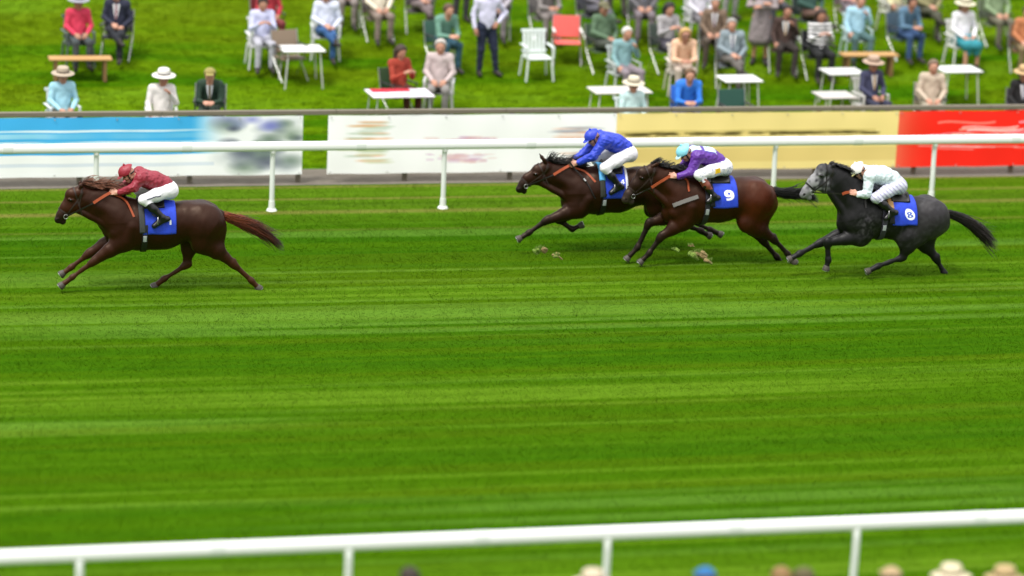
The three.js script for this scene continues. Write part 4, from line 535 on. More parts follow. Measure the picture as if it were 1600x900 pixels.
{ // turf kicked up by the field
  const earth = lin('#a08a5c', 0.6), grass = lin('#7d9a3c', 0.62), spec = [[0.536, 0.479, -0.500, 0.075, 'flat pale clod of turf flying below the second horse'], [0.770, 0.409, -0.400, 0.05, 'small pale clod of turf just right of the flat one'], [2.660, 0.748, 0.900, 0.085, 'largest tan clod of turf flying under the third horse'], [2.799, 0.651, 1.000, 0.06, 'tan clod of turf lowest under the third horse'], [2.280, 0.815, 0.900, 0.04, 'tiny brown clod of turf left of the largest one'], [2.530, 0.881, 0.900, 0.035, 'tiny green clod of turf above the largest one']];
  spec.forEach(([x, y, z, s, label], i) => { const R = rngOf(900 + i), B = []; for (let k = 0; k < 6; k++) { const a = V((R() - 0.5) * 2.4 * s, (R() - 0.5) * s, (R() - 0.5) * 1.4 * s); B.push(bone(a, s * (0.25 + 0.3 * R()), a.clone().add(V(s * (0.3 + R()), -s * R(), s * (R() - 0.5))), s * 0.22, { k: s * 0.3, c: R() < 0.6 ? earth : grass })); } const t = thing('turf_divot', label, 'turf clod', [x, y, z], R() * 0.6, 'clods of turf kicked up'); obj('soil', meshField(fieldOf(B, { disp: (a, b, c) => 0.22 * s * (n3(a * 60, b * 60, c * 60) - 0.5) }), s * 0.11), new THREE.MeshStandardMaterial({ vertexColors: true, roughness: 1 }), t);
    const L = []; for (let k = 0; k < 30; k++) { const o = V((R() - 0.5) * 2 * s, s * 0.2, (R() - 0.5) * s); L.push({ pts: [o, o.clone().add(V(s * 0.2 * (R() - 0.3), s * 0.4, s * 0.2 * (R() - 0.5))), o.clone().add(V(s * 0.6 * (R() - 0.3), s * (0.5 + 0.4 * R()), s * 0.5 * (R() - 0.5)))], r: 0.004, c: [grass] }); } obj('grass_blades', locks(L), new THREE.MeshStandardMaterial({ vertexColors: true, roughness: 0.8 }), t).userData.kind = 'stuff'; });
}

// ---------------------------------------------------------------- spectators, their chairs and tables
const POSES = {};
function poseOf(name) {
  if (POSES[name]) return POSES[name];
  const sit = name.startsWith('sit'), S2 = (a, m = -1) => [a[0] * m, a[1], a[2]];
  let J;
  if (sit) J = { hip: [0, 0.56, 0], waist: [0, 0.74, -0.03], chest: [0, 0.93, -0.04], neck: [0, 1.1, -0.02], head: [0, 1.225, 0.01], sh: [0.17, 1.03, -0.03], hj: [0.09, 0.54, 0.02], kn: [0.13, 0.53, 0.44], an: [0.13, 0.1, 0.42], to: [0.15, 0.035, 0.58], el: [0.24, 0.78, 0.04], wr: [0.11, 0.66, 0.26], el2: [-0.24, 0.78, 0.04], wr2: [-0.11, 0.66, 0.27], kn2: [-0.13, 0.53, 0.44], an2: [-0.14, 0.1, 0.46], to2: [-0.17, 0.035, 0.62] };
  else J = { hip: [0, 0.95, 0], waist: [0, 1.12, 0.0], chest: [0, 1.3, -0.01], neck: [0, 1.48, -0.01], head: [0, 1.605, 0.02], sh: [0.18, 1.41, -0.02], hj: [0.09, 0.9, 0], kn: [0.1, 0.5, 0.02], an: [0.11, 0.09, -0.02], to: [0.14, 0.035, 0.14], el: [0.26, 1.14, -0.03], wr: [0.25, 0.9, 0.07], el2: [-0.26, 1.14, -0.03], wr2: [-0.25, 0.9, 0.07], kn2: [-0.1, 0.5, 0.02], an2: [-0.11, 0.09, -0.02], to2: [-0.14, 0.035, 0.14] };
  if (name === 'sit_lean') Object.assign(J, { waist: [0, 0.73, 0.02], chest: [0, 0.9, 0.08], neck: [0, 1.05, 0.16], head: [0, 1.165, 0.21], sh: [0.17, 0.99, 0.12], el: [0.2, 0.7, 0.24], wr: [0.08, 0.72, 0.46], el2: [-0.2, 0.7, 0.24], wr2: [-0.08, 0.72, 0.46] });
  if (name === 'sit_read') Object.assign(J, { el: [0.22, 0.77, 0.1], wr: [0.1, 0.9, 0.3], el2: [-0.22, 0.77, 0.1], wr2: [-0.1, 0.9, 0.3] });
  if (name === 'sit_cross') Object.assign(J, { kn2: [-0.06, 0.62, 0.42], an2: [0.16, 0.42, 0.56], to2: [0.24, 0.4, 0.68], el: [0.26, 0.76, -0.02], wr: [0.14, 0.64, 0.2], head: [-0.03, 1.22, 0.02], wr2: [-0.02, 0.7, 0.3] });
  if (name === 'sit_drink') Object.assign(J, { el: [0.25, 0.8, 0.08], wr: [0.13, 1.0, 0.24], kn: [0.2, 0.53, 0.4], an: [0.16, 0.1, 0.5], to: [0.2, 0.035, 0.66], head: [0.03, 1.225, 0.02], wr2: [-0.2, 0.62, 0.22] });
  if (name === 'stand_hip') Object.assign(J, { el: [0.38, 1.16, -0.08], wr: [0.18, 1.0, 0.08], an: [0.2, 0.09, 0.04], to: [0.25, 0.035, 0.18], kn: [0.15, 0.5, 0.05], head: [-0.02, 1.6, 0.03] });
  if (name === 'stand_fold') Object.assign(J, { el: [0.25, 1.13, 0.06], wr: [-0.02, 1.14, 0.2], el2: [-0.25, 1.13, 0.06], wr2: [0.04, 1.2, 0.2] });
  if (name === 'stand_look') Object.assign(J, { el: [0.24, 1.2, 0.14], wr: [0.09, 1.45, 0.2], el2: [-0.24, 1.2, 0.14], wr2: [-0.09, 1.45, 0.2] });
  const p = (k) => V(...J[k]), o = { k: 0.04, c: SKIN }, W = (k) => ({ k: k, c: [0.5, 0.5, 0.5] });
  const legs = [['hj', 'kn', 'an', 'to'], ['hj2', 'kn2', 'an2', 'to2']]; J.hj2 = S2(J.hj); J.sh2 = S2(J.sh);
  const torso = (g) => [bone(p('chest').add(V(0.05, 0.03, 0)), 0.125 + g, p('waist'), 0.12 + g, { zs: 0.78, k: 0.06 }), bone(p('chest').add(V(-0.05, 0.03, 0)), 0.125 + g, p('waist'), 0.12 + g, { zs: 0.78, k: 0.06 }), bone(p('waist'), 0.12 + g, p('hip').add(V(0, 0.04, 0)), 0.125 + g, { zs: 0.85, k: 0.06 }), bone(p('sh'), 0.062 + g, p('sh2'), 0.062 + g, { k: 0.07 })];
  const arms = (g) => [['sh', 'el', 'wr'], ['sh2', 'el2', 'wr2']].flatMap(([a, b, c]) => [bone(p(a), 0.05 + g, p(b), 0.04 + g, { k: 0.03 }), bone(p(b), 0.04 + g, p(c).lerp(p(b), 0.1), 0.028 + g, { k: 0.02 })]);
  const seat = (g) => [bone(p('hip').add(V(0.05, 0, 0)), 0.125 + g, p('hip').add(V(-0.05, 0, 0)), 0.125 + g, { zs: 0.9, k: 0.05 }), ...legs.flatMap(([h, k, a]) => [bone(p(h), 0.095 + g, p(k), 0.06 + g, { k: 0.04 }), bone(p(k), 0.058 + g, p(a), 0.04 + g, { k: 0.03 })])];
  const feet = (g) => legs.flatMap(([, , a, t]) => [bone(p(a).add(V(0, -0.02, -0.02)), 0.042 + g, p(t), 0.033 + g, { k: 0.02 }), bone(p(a).add(V(0, 0.03, 0)), 0.04 + g, p(a).add(V(0, -0.03, 0)), 0.042 + g, { k: 0.02 })]);
  const f = V(0, name === 'sit_read' ? -0.3 : -0.1, 1).normalize(), up = V(0, f.z, -f.y), hd = headBones(p('head'), f, up);
  const neck = bone(p('neck').add(V(0, -0.05, 0)), 0.06, p('head').add(V(0, -0.05, -0.01)), 0.054, { k: 0.03, c: SKIN });
  const skin = [...torso(-0.006), ...arms(-0.004), ...seat(-0.006), ...feet(-0.006), neck].map((q) => ({ ...q, c: SKIN }));
  const gs = [meshField(fieldOf(skin), 0.016), meshField(fieldOf([...hd.B, neck]), 0.0085)];
  for (const [e, w, s] of [['el', 'wr', 1], ['el2', 'wr2', -1]]) { const d = p(w).sub(p(e)).normalize(), n = V(-s * 0.7, -0.7, 0.1); n.addScaledVector(d, -n.dot(d)).normalize(); gs.push(meshField(fieldOf(handBones(p(w), d, n, -s, 0.7)), 0.0075)); }
  const fold = (a, fq) => (x, y, z) => a * (n3(x * fq, y * fq * 0.8, z * fq) - 0.5);
  const wh = [0.8, 0.8, 0.8], pw = (L) => L.map((q) => ({ ...q, c: wh }));
  const hc = p('head'), loc = (x, y, z) => [V(x, y, z).sub(hc).dot(f), V(x, y, z).sub(hc).dot(up)];
  const cap = (r) => [bone(hc.clone().addScaledVector(f, -0.022).addScaledVector(up, 0.036), r, hc.clone().addScaledVector(f, 0.008).addScaledVector(up, 0.036), r, { k: 0.02, c: wh })];
  const hairF = fieldOf([...cap(0.1)], { clip: (x, y, z) => { const [a, b] = loc(x, y, z); return -(b + 0.06 - (a > -0.01 ? (a + 0.01) * 1.9 : 0)); }, disp: (x, y, z) => 0.008 * n3(x * 50, y * 30, z * 50) });
  const longF = fieldOf([...cap(0.103), ...[-1, 0, 1].map((s) => bone(hc.clone().add(V(s * 0.06, 0.0, -0.06)), 0.05, hc.clone().add(V(s * 0.075, -0.2, -0.06)), 0.035, { k: 0.04, c: wh }))], { clip: (x, y, z) => { const [a, b] = loc(x, y, z); return -(b + (b < -0.03 && a < 0.01 ? 0.3 : 0.055) - (a > -0.01 ? (a + 0.01) * 1.9 : 0)); }, disp: (x, y, z) => 0.01 * n3(x * 60, y * 18, z * 60) });
  const rot = new THREE.Quaternion().setFromRotationMatrix(new THREE.Matrix4().makeBasis(up.clone().cross(f), up, f)), fit = (g) => { g.applyQuaternion(rot); return g.translate(hc.x, hc.y, hc.z); };
  const brim = fit(new THREE.LatheGeometry([[0.205, 0.045], [0.21, 0.052], [0.2, 0.056], [0.12, 0.07], [0.113, 0.085], [0.107, 0.15], [0.09, 0.172], [0.03, 0.17], [0, 0.162]].map((q) => new THREE.Vector2(q[0], q[1])), 28).translate(0, 0, -0.008)), band = fit(new THREE.CylinderGeometry(0.1135, 0.117, 0.028, 28, 1, true).translate(0, 0.088, -0.008));
  const capG = mergeGeometries([fit(new THREE.SphereGeometry(0.108, 22, 10, 0, 6.2832, 0, 1.5).scale(1, 0.85, 1.05).translate(0, 0.055, -0.008)), fit(new THREE.SphereGeometry(1, 16, 8).scale(0.085, 0.01, 0.075).translate(0, 0.058, 0.125))]);
  return POSES[name] = {
    hd, body: mergeGeometries(gs), top: meshField(fieldOf(pw([...torso(0.012), ...arms(0.01), ...(sit ? [] : [bone(p('waist'), 0.13, p('hip'), 0.135, { zs: 0.85, k: 0.05 })])]), { disp: fold(0.016, 11) }), 0.014),
    trousers: meshField(fieldOf(pw(seat(0.01)), { disp: fold(0.014, 12) }), 0.016),
    skirt: sit ? meshField(fieldOf(pw([bone(p('hip').add(V(0.05, 0, 0)), 0.135, p('hip').add(V(-0.05, 0, 0)), 0.135, { zs: 0.9, k: 0.05 }), bone(p('hj'), 0.11, p('kn'), 0.08, { k: 0.1 }), bone(p('hj2'), 0.11, p('kn2'), 0.08, { k: 0.1 }), bone(V(0, 0.55, 0.1), 0.08, V(0, 0.53, 0.42), 0.075, { k: 0.1 }), bone(V(0.1, 0.5, 0.42), 0.07, V(0.1, 0.38, 0.43), 0.07, { k: 0.1 }), bone(V(-0.1, 0.5, 0.42), 0.07, V(-0.1, 0.38, 0.43), 0.07, { k: 0.1 })]), { disp: fold(0.016, 12) }), 0.016) : meshField(fieldOf(pw([bone(p('hip').add(V(0.04, 0.06, 0)), 0.125, V(0.09, 0.5, 0.02), 0.15, { k: 0.1 }), bone(p('hip').add(V(-0.04, 0.06, 0)), 0.125, V(-0.09, 0.5, 0.02), 0.15, { k: 0.1 })]), { disp: fold(0.02, 14) }), 0.016),
    front: (() => { const tf = fieldOf(torso(0.012)), n = p('neck'), a = [V(n.x, n.y - 0.06, n.z + 0.3), V(n.x, n.y - 0.2, n.z + 0.35), V(n.x, n.y - 0.34, n.z + 0.35)].map((q) => tf.ray(q, V(0, 0, -1), 0.007)); const g = (w, o) => strap(a.map((q) => q.p.clone().addScaledVector(q.n, o)), a.map((q) => q.n), w, 0.004); return { shirt: g([0.13, 0.09, 0.02], 0), tie: g([0.03, 0.04, 0.02], 0.005) }; })(),
    shoes: meshField(fieldOf(pw(feet(0.004))), 0.012), short: meshField(hairF, 0.011), long: meshField(longF, 0.012), brim, band, capG,
  };
}
const mats = {}, matOf = (hex, r = 0.8) => mats[hex + r] || (mats[hex + r] = mat(hex, r)), skins = ['#dba58c', '#cf977c', '#e2b29c', '#b9805f'].map((h, i) => { const m = new THREE.MeshStandardMaterial({ roughness: 0.6, color: new THREE.Color().setRGB(...[[1, 1, 1], [0.85, 0.8, 0.78], [1.08, 1.08, 1.1], [0.65, 0.58, 0.55]][i]), vertexColors: true }); return m; });
const stripeMap = canvasTex(8, 64, (c, W, H) => { c.fillStyle = '#e8e8e8'; c.fillRect(0, 0, W, H); c.fillStyle = '#1a1a1c'; c.fillRect(0, 0, W, H / 2); });
let people = 0;
function person(x, z, pose, turn, label, L, group = 'spectators on the grass bank') {
  const P = poseOf(pose), k = people++, t = thing('person', label, 'person', [x, bankY(z), z], turn, group);
  const b = obj('body', P.body, skins[k % 3], t); eyes(b, P.hd.P);
  const top = obj('top', P.top, matOf(L.top, 0.85), t);
  if (L.stripes) { const g = P.top.clone(), p = g.attributes.position, uv = []; for (let i = 0; i < p.count; i++) uv.push(0.5, p.getY(i) / 0.075); g.setAttribute('uv', new THREE.Float32BufferAttribute(uv, 2)); top.geometry = g; const s = stripeMap; s.wrapS = s.wrapT = THREE.RepeatWrapping; top.material = new THREE.MeshStandardMaterial({ map: s, roughness: 0.85 }); }
  if (L.skirt) obj('skirt', P.skirt, matOf(L.skirt, 0.85), t); else obj('trousers', P.trousers, matOf(L.legs || '#3b4048', 0.85), t);
  obj('shoes', P.shoes, matOf(L.shoes || '#2a2422', 0.6), t); obj('hair', L.long ? P.long : P.short, matOf(L.hair || '#4a3626', 0.7), t);
  if (L.tie) { obj('shirt_front', P.front.shirt, matOf('#eef0f4', 0.8), t); obj('tie', P.front.tie, matOf(L.tie, 0.7), t); }
  if (L.shades) { const q = P.hd.P; obj('sunglasses', mergeGeometries([-1, 1].map((e) => { const o = q(0.092, 0.008, e * 0.032); return new THREE.SphereGeometry(1, 10, 8).scale(0.03, 0.022, 0.012).translate(o.x, o.y, o.z); })), matOf('#101012', 0.2), t); }
  if (L.hat) { const h = obj('hat', P.brim, matOf(L.hat, 0.8), t); obj('hat_band', P.band, matOf(L.band || '#4a3c30', 0.8), h); } if (L.cap) obj('cap', P.capG, matOf(L.cap, 0.8), t);
  t.scale.setScalar(L.size || 0.97 + 0.06 * ((k * 0.618) % 1)); return t;
}
const PROTO = {};
function chair(kind, x, z, turn, label, hex, hex2) {
  if (!PROTO[kind]) {
    const t = PROTO[kind] = new THREE.Group();
    if (kind === 'garden_chair') {
      obj('seat', bx(0.48, 0.03, 0.45, 0, 0.43, 0, 0.012), M.black, t); for (let i = 0; i < 6; i++) obj('back_slat', bx(0.055, 0.42, 0.018, 0, 0.21, 0, 0.008).rotateX(-0.2).translate(-0.19 + i * 0.076, 0.46, -0.21), M.black, t);
      obj('back_frame', mergeGeometries([bx(0.5, 0.06, 0.025, 0, 0.44, 0, 0.01).rotateX(-0.2).translate(0, 0.46, -0.21), bx(0.5, 0.04, 0.025, 0, 0.06, 0, 0.01).rotateX(-0.2).translate(0, 0.46, -0.21)]), M.black, t);
      for (const s of [1, -1]) { obj('armrest', mergeGeometries([bx(0.055, 0.025, 0.46, s * 0.26, 0.65, -0.01, 0.01), bx(0.045, 0.22, 0.04, s * 0.26, 0.54, 0.2, 0.01)]), M.black, t); for (const q of [1, -1]) obj('leg', bar(V(s * 0.23, 0.43, q * 0.19), V(s * 0.27, 0, q * 0.24), 0.022, 8, 0.017), M.black, t); }
    } else {
      obj('seat', bx(0.5, 0.02, 0.44, 0, 0.42, 0.02, 0.01), M.black, t); obj('backrest', bx(0.52, 0.42, 0.018, 0, 0.25, 0, 0.009).rotateX(-0.22).translate(0, 0.44, -0.19), M.black, t);
      for (const s of [1, -1]) { obj('leg', bar(V(s * 0.26, 0.64, 0.2), V(s * 0.26, 0, -0.24), 0.012), M.steel, t); obj('leg', bar(V(s * 0.27, 0.9, -0.29), V(s * 0.27, 0.42, -0.18), 0.012), M.steel, t); obj('leg', bar(V(s * 0.27, 0.42, -0.18), V(s * 0.27, 0, 0.24), 0.012), M.steel, t); obj('armrest', bx(0.05, 0.02, 0.42, s * 0.265, 0.65, 0, 0.008), M.black, t); }
    }
  }
  const o = PROTO[kind].clone(); o.name = numbered(kind); scene.add(o); o.position.set(x, bankY(z), z); o.rotation.y = turn; tag(o, label, 'chair', 'chairs on the grass bank');
  o.traverse((m) => { if (!m.isMesh) return; if (kind === 'garden_chair' || m.name === 'seat' || m.name === 'backrest') m.material = matOf(hex, 0.5); else if (m.name === 'armrest') m.material = matOf(hex2 || '#2b2b2d', 0.5); });
  return o;
}
function table(x, z, label, hex, w = 0.85, h = 0.7, legHex = '#d8d8d6', d = 0.6) {
  const t = thing('folding_table', label, 'table', [x, bankY(z), z], 0.05, 'tables on the grass bank'); obj('tabletop', bx(w, 0.03, d, 0, h, 0, 0.012), matOf(hex, 0.5), t);
  for (const a of [1, -1]) for (const b of [1, -1]) obj('leg', bar(V(a * (w / 2 - 0.1), h - 0.01, b * (d / 2 - 0.06)), V(a * (w / 2 - 0.04), -0.03, b * (d / 2 - 0.02)), 0.014), matOf(legHex, 0.4), t); return t;
}
function bench(x, z, label) { const t = thing('wooden_bench', label, 'bench', [x, bankY(z), z], 0, 'wooden benches on the bank'); for (let i = 0; i < 3; i++) obj('plank', bx(1.15, 0.035, 0.1, 0, 0.42, -0.12 + i * 0.12, 0.008), matOf('#c79b62', 0.7), t); for (const s of [1, -1]) { obj('leg', bx(0.06, 0.4, 0.3, s * 0.45, 0.2, 0, 0.01), matOf('#8b6a41', 0.7), t); } return t; }

// [place, pose, turn, label, clothes, seat]
const G_ = 'garden_chair', F_ = 'folding_chair', crowd = [
  [[-5.96, -9.18], 'sit', 0.15, 'seated spectator in light blue shirt and beige sun hat at far left by fence', { top: '#a9dcec', hat: '#b7a893', legs: '#8d8a80' }, [G_, '#dfe7ea']],
  [[-4.25, -8.94], 'sit_drink', -0.1, 'seated spectator in cream white shirt and white hat by the fence', { top: '#ece6e0', hat: '#ebe7df', legs: '#b7aea2' }, [G_, '#f0f0ee']],
  [[-3.33, -9.38], 'sit_lean', -0.2, 'seated spectator in dark green jacket and khaki cap right of the cream shirt', { top: '#1f3a28', tie: '#6b5a2a', cap: '#9a8f4f', legs: '#2c3b30' }, [F_, '#24402c']],
  [[1.03, -10.28], 'sit', -0.25, 'seated spectator in pinkish grey shirt behind the red and white table', { top: '#c8b8b6', hair: '#b9b4ac', legs: '#8b8784', size: 1.05 }, [G_, '#d8d8d8']],
  [[0.26, -10.17], 'sit_read', 0.4, 'seated spectator in rust red top by the white table', { top: '#a33a26', hair: '#3a2a20', legs: '#5b2a22', long: 1 }, [F_, '#3b5a3a']],
  [[4.24, -8.57], 'sit', 0.1, 'seated spectator in mint white shirt and cream hat low against the fence', { top: '#cfeeee', shades: 1, hat: '#d6cdb4', legs: '#9ab' }, [G_, '#e6eeee']],
  [[5.45, -9.17], 'sit_lean', -0.15, 'seated spectator in bright blue shirt right of the mint shirt', { top: '#2f7fe6', hair: '#6b5138', legs: '#2c4d86' }, [F_, '#2a6bd0']],
  [[9.14, -9.49], 'sit', 0.2, 'seated spectator in navy jacket and tan hat', { top: '#3c3f5c', tie: '#b08a2a', shades: 1, hat: '#b99f8a', legs: '#2f3148' }, [G_, '#d9d7d4']],
  [[10.24, -9.24], 'sit', -0.2, 'seated spectator in beige shirt right of the navy jacket', { top: '#c9b9a4', hair: '#7a6653', legs: '#a9a08c' }, [F_, '#b7ab95']],
  [[11.94, -8.92], 'sit', -0.3, 'seated spectator in black jacket and tan hat at the right edge', { top: '#151517', tie: '#8a8f9a', hat: '#c7a777', legs: '#222226' }, [F_, '#2b2b2f']],
  [[-5.31, -12.82], 'sit', 0.1, 'seated spectator in pink red top and grey hat behind a wooden bench', { top: '#dc3a5a', hat: '#9a9ba6', legs: '#414a4c' }, [G_, '#5a6663']],
  [[-4.55, -13.17], 'sit_cross', -0.3, 'seated spectator in dark navy top right of the pink red top', { top: '#22263c', tie: '#7a2030', hair: '#1d1714', legs: '#20242c', long: 1 }, [F_, '#30343c']],
  [[-1.88, -12.68], 'sit_read', 0.0, 'seated spectator in lavender white shirt left of the white table', { top: '#cfd2f2', hair: '#2a1c14', legs: '#b9b9c4' }, [G_, '#e8e8ea']],
  [[-1.59, -13.78], 'sit', 0.2, 'seated spectator in red jacket behind the lavender white shirt', { top: '#b2303c', hair: '#3d2d22', legs: '#7a3033' }, [F_, '#7a2a2e']],
  [[-0.58, -13.13], 'sit_cross', -0.15, 'seated spectator in white top and blue jeans beside the white table', { top: '#dde3f6', hair: '#54402e', legs: '#2f5a8e', long: 1 }, [G_, '#dcdfe0']],
  [[0.63, -14.14], 'sit', 0.1, 'seated spectator in cream top high on the bank near the top edge', { top: '#ece2cc', hair: '#6a5a48', legs: '#8a7a70' }, [F_, '#6b5f58']],
  [[2.35, -12.24], 'stand_hip', 0.1, 'standing spectator in lavender white shirt and navy trousers', { top: '#dcdaf4', hair: '#6b4a36', legs: '#1c2440' }, 0],
  [[1.58, -12.58], 'sit_lean', 0.25, 'seated spectator in sea green top left of the standing spectator', { top: '#6f9c8a', hair: '#5b4433', legs: '#31596b' }, [F_, '#41665a']],
  [[4.78, -11.16], 'sit_drink', 0.15, 'seated spectator in teal grey shirt left of the peach top', { top: '#86aeb2', hair: '#d8d4cc', legs: '#8a7f86' }, [G_, '#c9d0ce']],
  [[5.94, -11.23], 'sit_lean', -0.1, 'seated spectator in peach top leaning forward', { top: '#f0c3a2', shades: 1, hair: '#c9a468', legs: '#c4b4a6', long: 1 }, [G_, '#dfd8cc']],
  [[7.03, -11.58], 'sit_cross', -0.2, 'seated spectator in pale slate blue jacket right of the peach top', { top: '#8b9aa2', tie: '#33415f', hair: '#9a9894', legs: '#6a6560' }, [F_, '#6b7276']],
  [[7.99, -12.77], 'stand_fold', -0.35, 'standing spectator in taupe grey coat with folded arms', { top: '#a79b9c', hair: '#4b3a30', legs: '#4a3a34', skirt: '#8f8586' }, 0],
  [[8.94, -12.02], 'sit_read', 0.0, 'seated spectator in black and white striped top', { top: '#888888', stripes: 1, hair: '#3a281e', legs: '#191b1c', long: 1 }, [F_, '#1c1d20']],
  [[10.02, -12.89], 'sit_drink', -0.1, 'seated spectator in pale sky blue shirt behind the wooden bench', { top: '#a8d4e8', hair: '#77624c', legs: '#4a6a6a' }, [G_, '#c4dcdc']],
  [[12.10, -12.52], 'sit', 0.1, 'seated spectator in white top and teal skirt with cream hat', { top: '#f1f0f6', hat: '#d9d2b6', skirt: '#2b8a96', hair: '#8a6c4c', long: 1 }, [G_, '#e9e9e6']],
  [[11.06, -13.02], 'sit_lean', 0.2, 'seated spectator in steel blue top between pale blue and white tops', { top: '#5a7c96', hair: '#40342a', legs: '#33507a' }, [F_, '#4a5f6e']],
  [[13.34, -12.30], 'sit', -0.2, 'seated spectator in terracotta top at the right edge above the black jacket', { top: '#c07a50', hair: '#54402c', legs: '#7c6a4a' }, [F_, '#7a5a3e']],
  [[1.55, -14.55], 'sit_cross', -0.1, 'seated spectator in mauve grey top at the top edge left of centre', { top: '#8f7f80', legs: '#7a6c6c', hair: '#333' }, [F_, '#5c5358']],
  [[3.97, -14.12], 'sit_lean', 0.1, 'seated spectator in stone grey top at the top edge behind the coral chair', { top: '#8e8886', shades: 1, legs: '#8b8380', hair: '#4b3f36' }, [F_, '#6c6866']],
  [[4.99, -14.29], 'sit_cross', 0.2, 'seated spectator in grey violet top at the top edge right of the coral chair', { top: '#77747c', tie: '#4b2f52', legs: '#63626c', hair: '#2e2622', long: 1 }, [F_, '#565860']],
  [[5.98, -14.18], 'sit', -0.15, 'seated spectator in charcoal top at the top edge above the teal grey shirt', { top: '#68666a', tie: '#2c3f6a', legs: '#7a7076', hair: '#54463a' }, [F_, '#4e5450']],
  [[7.08, -13.96], 'sit', 0.1, 'seated spectator in off white top at the top edge left of the taupe coat', { top: '#dedce6', legs: '#7d7a80', hair: '#7d6a52' }, [G_, '#d5d5d8']],
  [[9.40, -14.02], 'sit_cross', 0.15, 'seated spectator in bottle green top at the top edge above the striped top', { top: '#33554c', legs: '#6a5046', hair: '#2c2420' }, [F_, '#394a44']],
  [[3.01, -14.20], 'sit', -0.2, 'seated spectator in pale grey top behind the standing spectator', { top: '#b9b3bb', legs: '#8c8388', hair: '#77695c' }, [F_, '#77747a']],
  [[8.34, -12.36], 'sit_drink', -0.2, 'seated spectator in dark brown jacket between taupe coat and striped top', { top: '#43302a', legs: '#2e2622', hair: '#1f1814', tie: '#a07b3a' }, [F_, '#4a3a30']],
  [[13.29, -13.78], 'sit', 0.1, 'seated spectator in sage green top at the top right', { top: '#8aa07a', legs: '#6d6a58', hair: '#c2a878', long: 1 }, [F_, '#6c7a5e']],
  [[11.97, -14.22], 'sit_cross', -0.1, 'seated spectator in khaki jacket at the top edge left of the cream hat', { top: '#8f8a62', legs: '#4f5040', hair: '#2b2018', shades: 1 }, [F_, '#5d5c48']],
  [[11.36, -14.44], 'sit_drink', 0.2, 'seated spectator in pale yellow top at the top edge right of centre', { top: '#e4dcae', legs: '#7a7668', hair: '#6a4c34', long: 1 }, [G_, '#dcdcd4']],
  [[5.98, -12.39], 'sit_read', 0.2, 'seated spectator in grey blouse with dark long hair above the peach top', { top: '#a9a6a8', skirt: '#4d4a55', hair: '#1d1613', long: 1 }, [F_, '#4d5a52']],
  [[7.03, -12.78], 'sit', -0.3, 'seated spectator in brown tweed jacket left of the taupe coat', { top: '#7a6654', legs: '#55493e', hair: '#a9a49b', tie: '#5a2430' }, [F_, '#5a4c40']],
  [[4.70, -12.40], 'sit_cross', 0.15, 'seated spectator in dull green jacket right of the coral chair', { top: '#5f7a5e', legs: '#4b5148', cap: '#6d6a4e', hair: '#5a4c3c' }, [F_, '#4a5f4a']],
  [[10.45, -14.59], 'sit_lean', -0.1, 'seated spectator in rose pink top at the top edge', { top: '#d8a4a6', legs: '#8a7f86', hair: '#3a2a20', long: 1 }, [F_, '#8d7a7c']],
  [[8.84, -14.67], 'sit', 0.0, 'seated spectator in slate jacket at the top edge behind the taupe coat', { top: '#5a5f6a', legs: '#44464e', hair: '#6a5a4a', tie: '#a33' }, [F_, '#4a4c55']],
  [[2.50, -15.12], 'stand', 0.1, 'standing spectator in dark grey suit cut off by the top edge', { top: '#4c4a50', legs: '#45434a', hair: '#333', tie: '#557' }, 0],
  [[5.74, -15.40], 'stand_hip', -0.1, 'standing spectator in brown grey coat cut off by the top edge', { top: '#7c7270', legs: '#5d5554', hair: '#333' }, 0],
  [[8.13, -15.25], 'stand', 0.2, 'standing spectator in light grey trousers cut off by the top edge', { top: '#9a9aa4', legs: '#a5a2a4', hair: '#333' }, 0],
  [[0.14, -14.91], 'sit', -0.1, 'seated spectator in warm grey top left of the cream top', { top: '#a39a94', legs: '#8f8480', hair: '#4a3c30' }, [F_, '#6d6660']],
];
for (const [[x, z], pose, turn, label, L, seat] of crowd) {
  person(x, z, pose, turn, label, L);
  if (seat) chair(seat[0], x, z - 0.02, turn, (seat[0] === G_ ? 'plastic garden chair under the ' : 'canvas folding chair under the ') + label.replace(/^seated /, '').split(' ').slice(0, 9).join(' '), seat[1]);
}
// empty chairs, tables and benches
chair(G_, 3.31, -12.03, 0.05, 'empty white plastic garden chair in front of the coral chair', '#e9f2f0');
chair(F_, 4.10, -12.85, -0.15, 'empty coral red folding chair on the bank', '#ee6a62', '#f2efec');
chair(F_, 6.36, -9.00, 0.1, 'empty dark green folding chair right of the bright blue shirt', '#1d5044');
chair(F_, -1.44, -12.09, 0.3, 'empty taupe folding chair under the white table line', '#8f7c68');
bench(-5.35, -12.08, 'low wooden bench in front of the pink red top'); bench(10.02, -12.14, 'low wooden bench in front of the pale sky blue shirt');
table(-1.27, -11.83, 'small white table in front of the lavender shirt and the jeans', '#f1f1ef', 0.8, 0.68);
table(4.29, -9.63, 'long pale table in front of the teal grey shirt', '#d9d6cf', 1.1); table(6.76, -10.16, 'white table in front of the pale slate blue jacket', '#eef0ee', 0.75);
table(8.91, -10.50, 'thin pale table in front of the striped top', '#dadad8', 0.75); table(11.28, -10.59, 'white table in front of the teal skirt', '#e9ecea', 0.8); table(8.36, -9.32, 'low grey table left of the navy jacket', '#c9c4bf', 0.7);
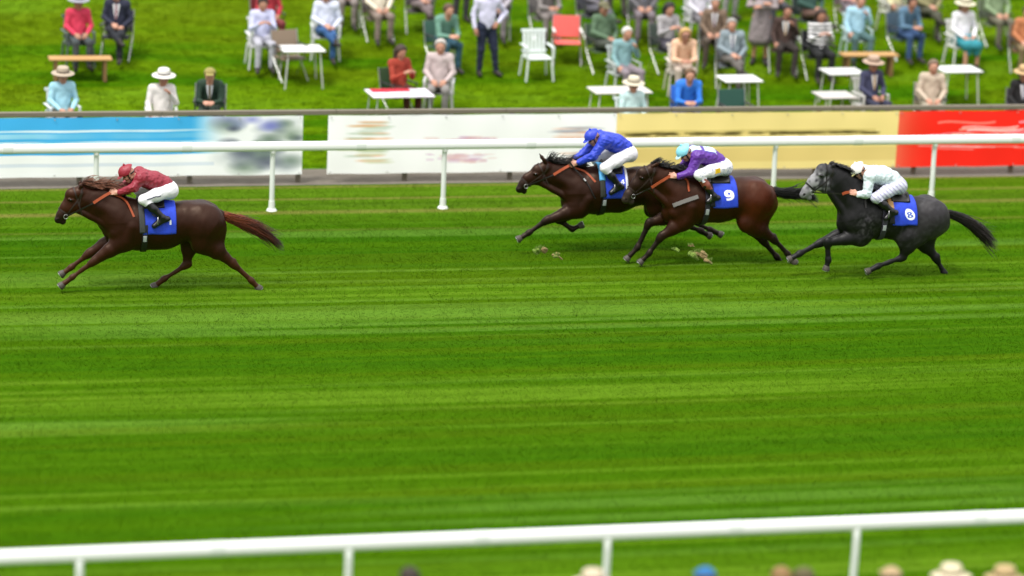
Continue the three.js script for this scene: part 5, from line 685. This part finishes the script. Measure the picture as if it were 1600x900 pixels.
{ const T = table(0.14, -9.54, 'table with white top and red cloth in front of the rust red top', '#f2eaf6', 1.15, 0.7, '#b9c2bd', 0.7), p = T.position;
  const c = thing('table_cloth', 'red folded cloth lying on the white table', 'cloth', [p.x - 0.14, p.y + 0.717, p.z - 0.16]); obj('fabric', bx(0.72, 0.014, 0.26, 0, 0.007, 0, 0.006), matOf('#c02038', 0.9), c);
  const n = thing('newspaper', 'open pale newspaper lying on the white table', 'newspaper', [p.x + 0.12, p.y + 0.717, p.z + 0.14]); obj('page', bx(0.3, 0.004, 0.38, -0.152, 0.006, 0, 0.001).rotateZ(0.015), matOf('#efe9f2', 0.9), n); obj('page', bx(0.3, 0.004, 0.38, 0.152, 0.006, 0, 0.001).rotateZ(-0.015), matOf('#efe9f2', 0.9), n); }
{ const [x, z] = [4.82, -10.45], b = thing('holdall', 'black holdall bag on the grass below the teal grey shirt', 'bag', [x, bankY(z), z], 0.2); obj('bag_body', bx(0.5, 0.26, 0.28, 0, 0.13, 0, 0.09), matOf('#17171b', 0.7), b); obj('handle', tube([V(-0.12, 0.24, 0.05), V(-0.08, 0.36, 0.03), V(0.08, 0.36, 0.03), V(0.12, 0.24, 0.05)], 0.012), M.black, b); }
{ const [x, z] = [-4.53, -9.15], b = thing('cool_box', 'pale blue cool box on the grass between light blue and cream shirts', 'cool box', [x, bankY(z), z], -0.2); obj('box', bx(0.42, 0.28, 0.28, 0, 0.14, 0, 0.03), matOf('#9cb9c9', 0.5), b); obj('lid', bx(0.44, 0.06, 0.3, 0, 0.3, 0, 0.02), matOf('#eef2f4', 0.5), b); }
// spectators by the near rail: only hats and hair reach into the picture
const near = [
  [-5.06, 16.48, 'stand', 'person with dark brown hair at the bottom edge left of centre', { top: '#3b3a34', hair: '#2e2118', legs: '#333' }],
  [-3.26, 16.86, 'stand_fold', 'person in a beige hat at the bottom edge left of the blue cap', { top: '#c9bda8', hat: '#d3c3a8', legs: '#554' }],
  [-2.07, 16.84, 'stand', 'person in a blue cap at the bottom edge', { top: '#45607a', cap: '#1f6aa6', legs: '#334' }],
  [-1.28, 16.91, 'stand', 'person with light brown hair at the bottom edge right of the blue cap', { top: '#6a5a3c', hair: '#8a6a3e', legs: '#443' }],
  [-1.06, 16.97, 'stand_fold', 'person with dark olive cap behind the light brown hair', { top: '#4a4a34', cap: '#5a5430', legs: '#443' }],
  [-0.15, 17.06, 'stand', 'person in a tan flat cap at the bottom edge between brown hair and cream hat', { top: '#8a7a62', cap: '#b59c74', legs: '#554' }],
  [0.47, 17.14, 'stand_fold', 'person in a cream sun hat at the bottom right', { top: '#d9cdb4', hat: '#dccfae', legs: '#887' }],
  [1.01, 17.26, 'stand', 'person in a tan sun hat at the bottom right corner', { top: '#9a8a70', hat: '#b9a072', legs: '#665' }],
];
for (const [x, z, pose, label, L] of near) person(x, z, pose, Math.PI, label, { size: 1, ...L }, 'spectators along the near rail');

renderer.render(scene, camera);
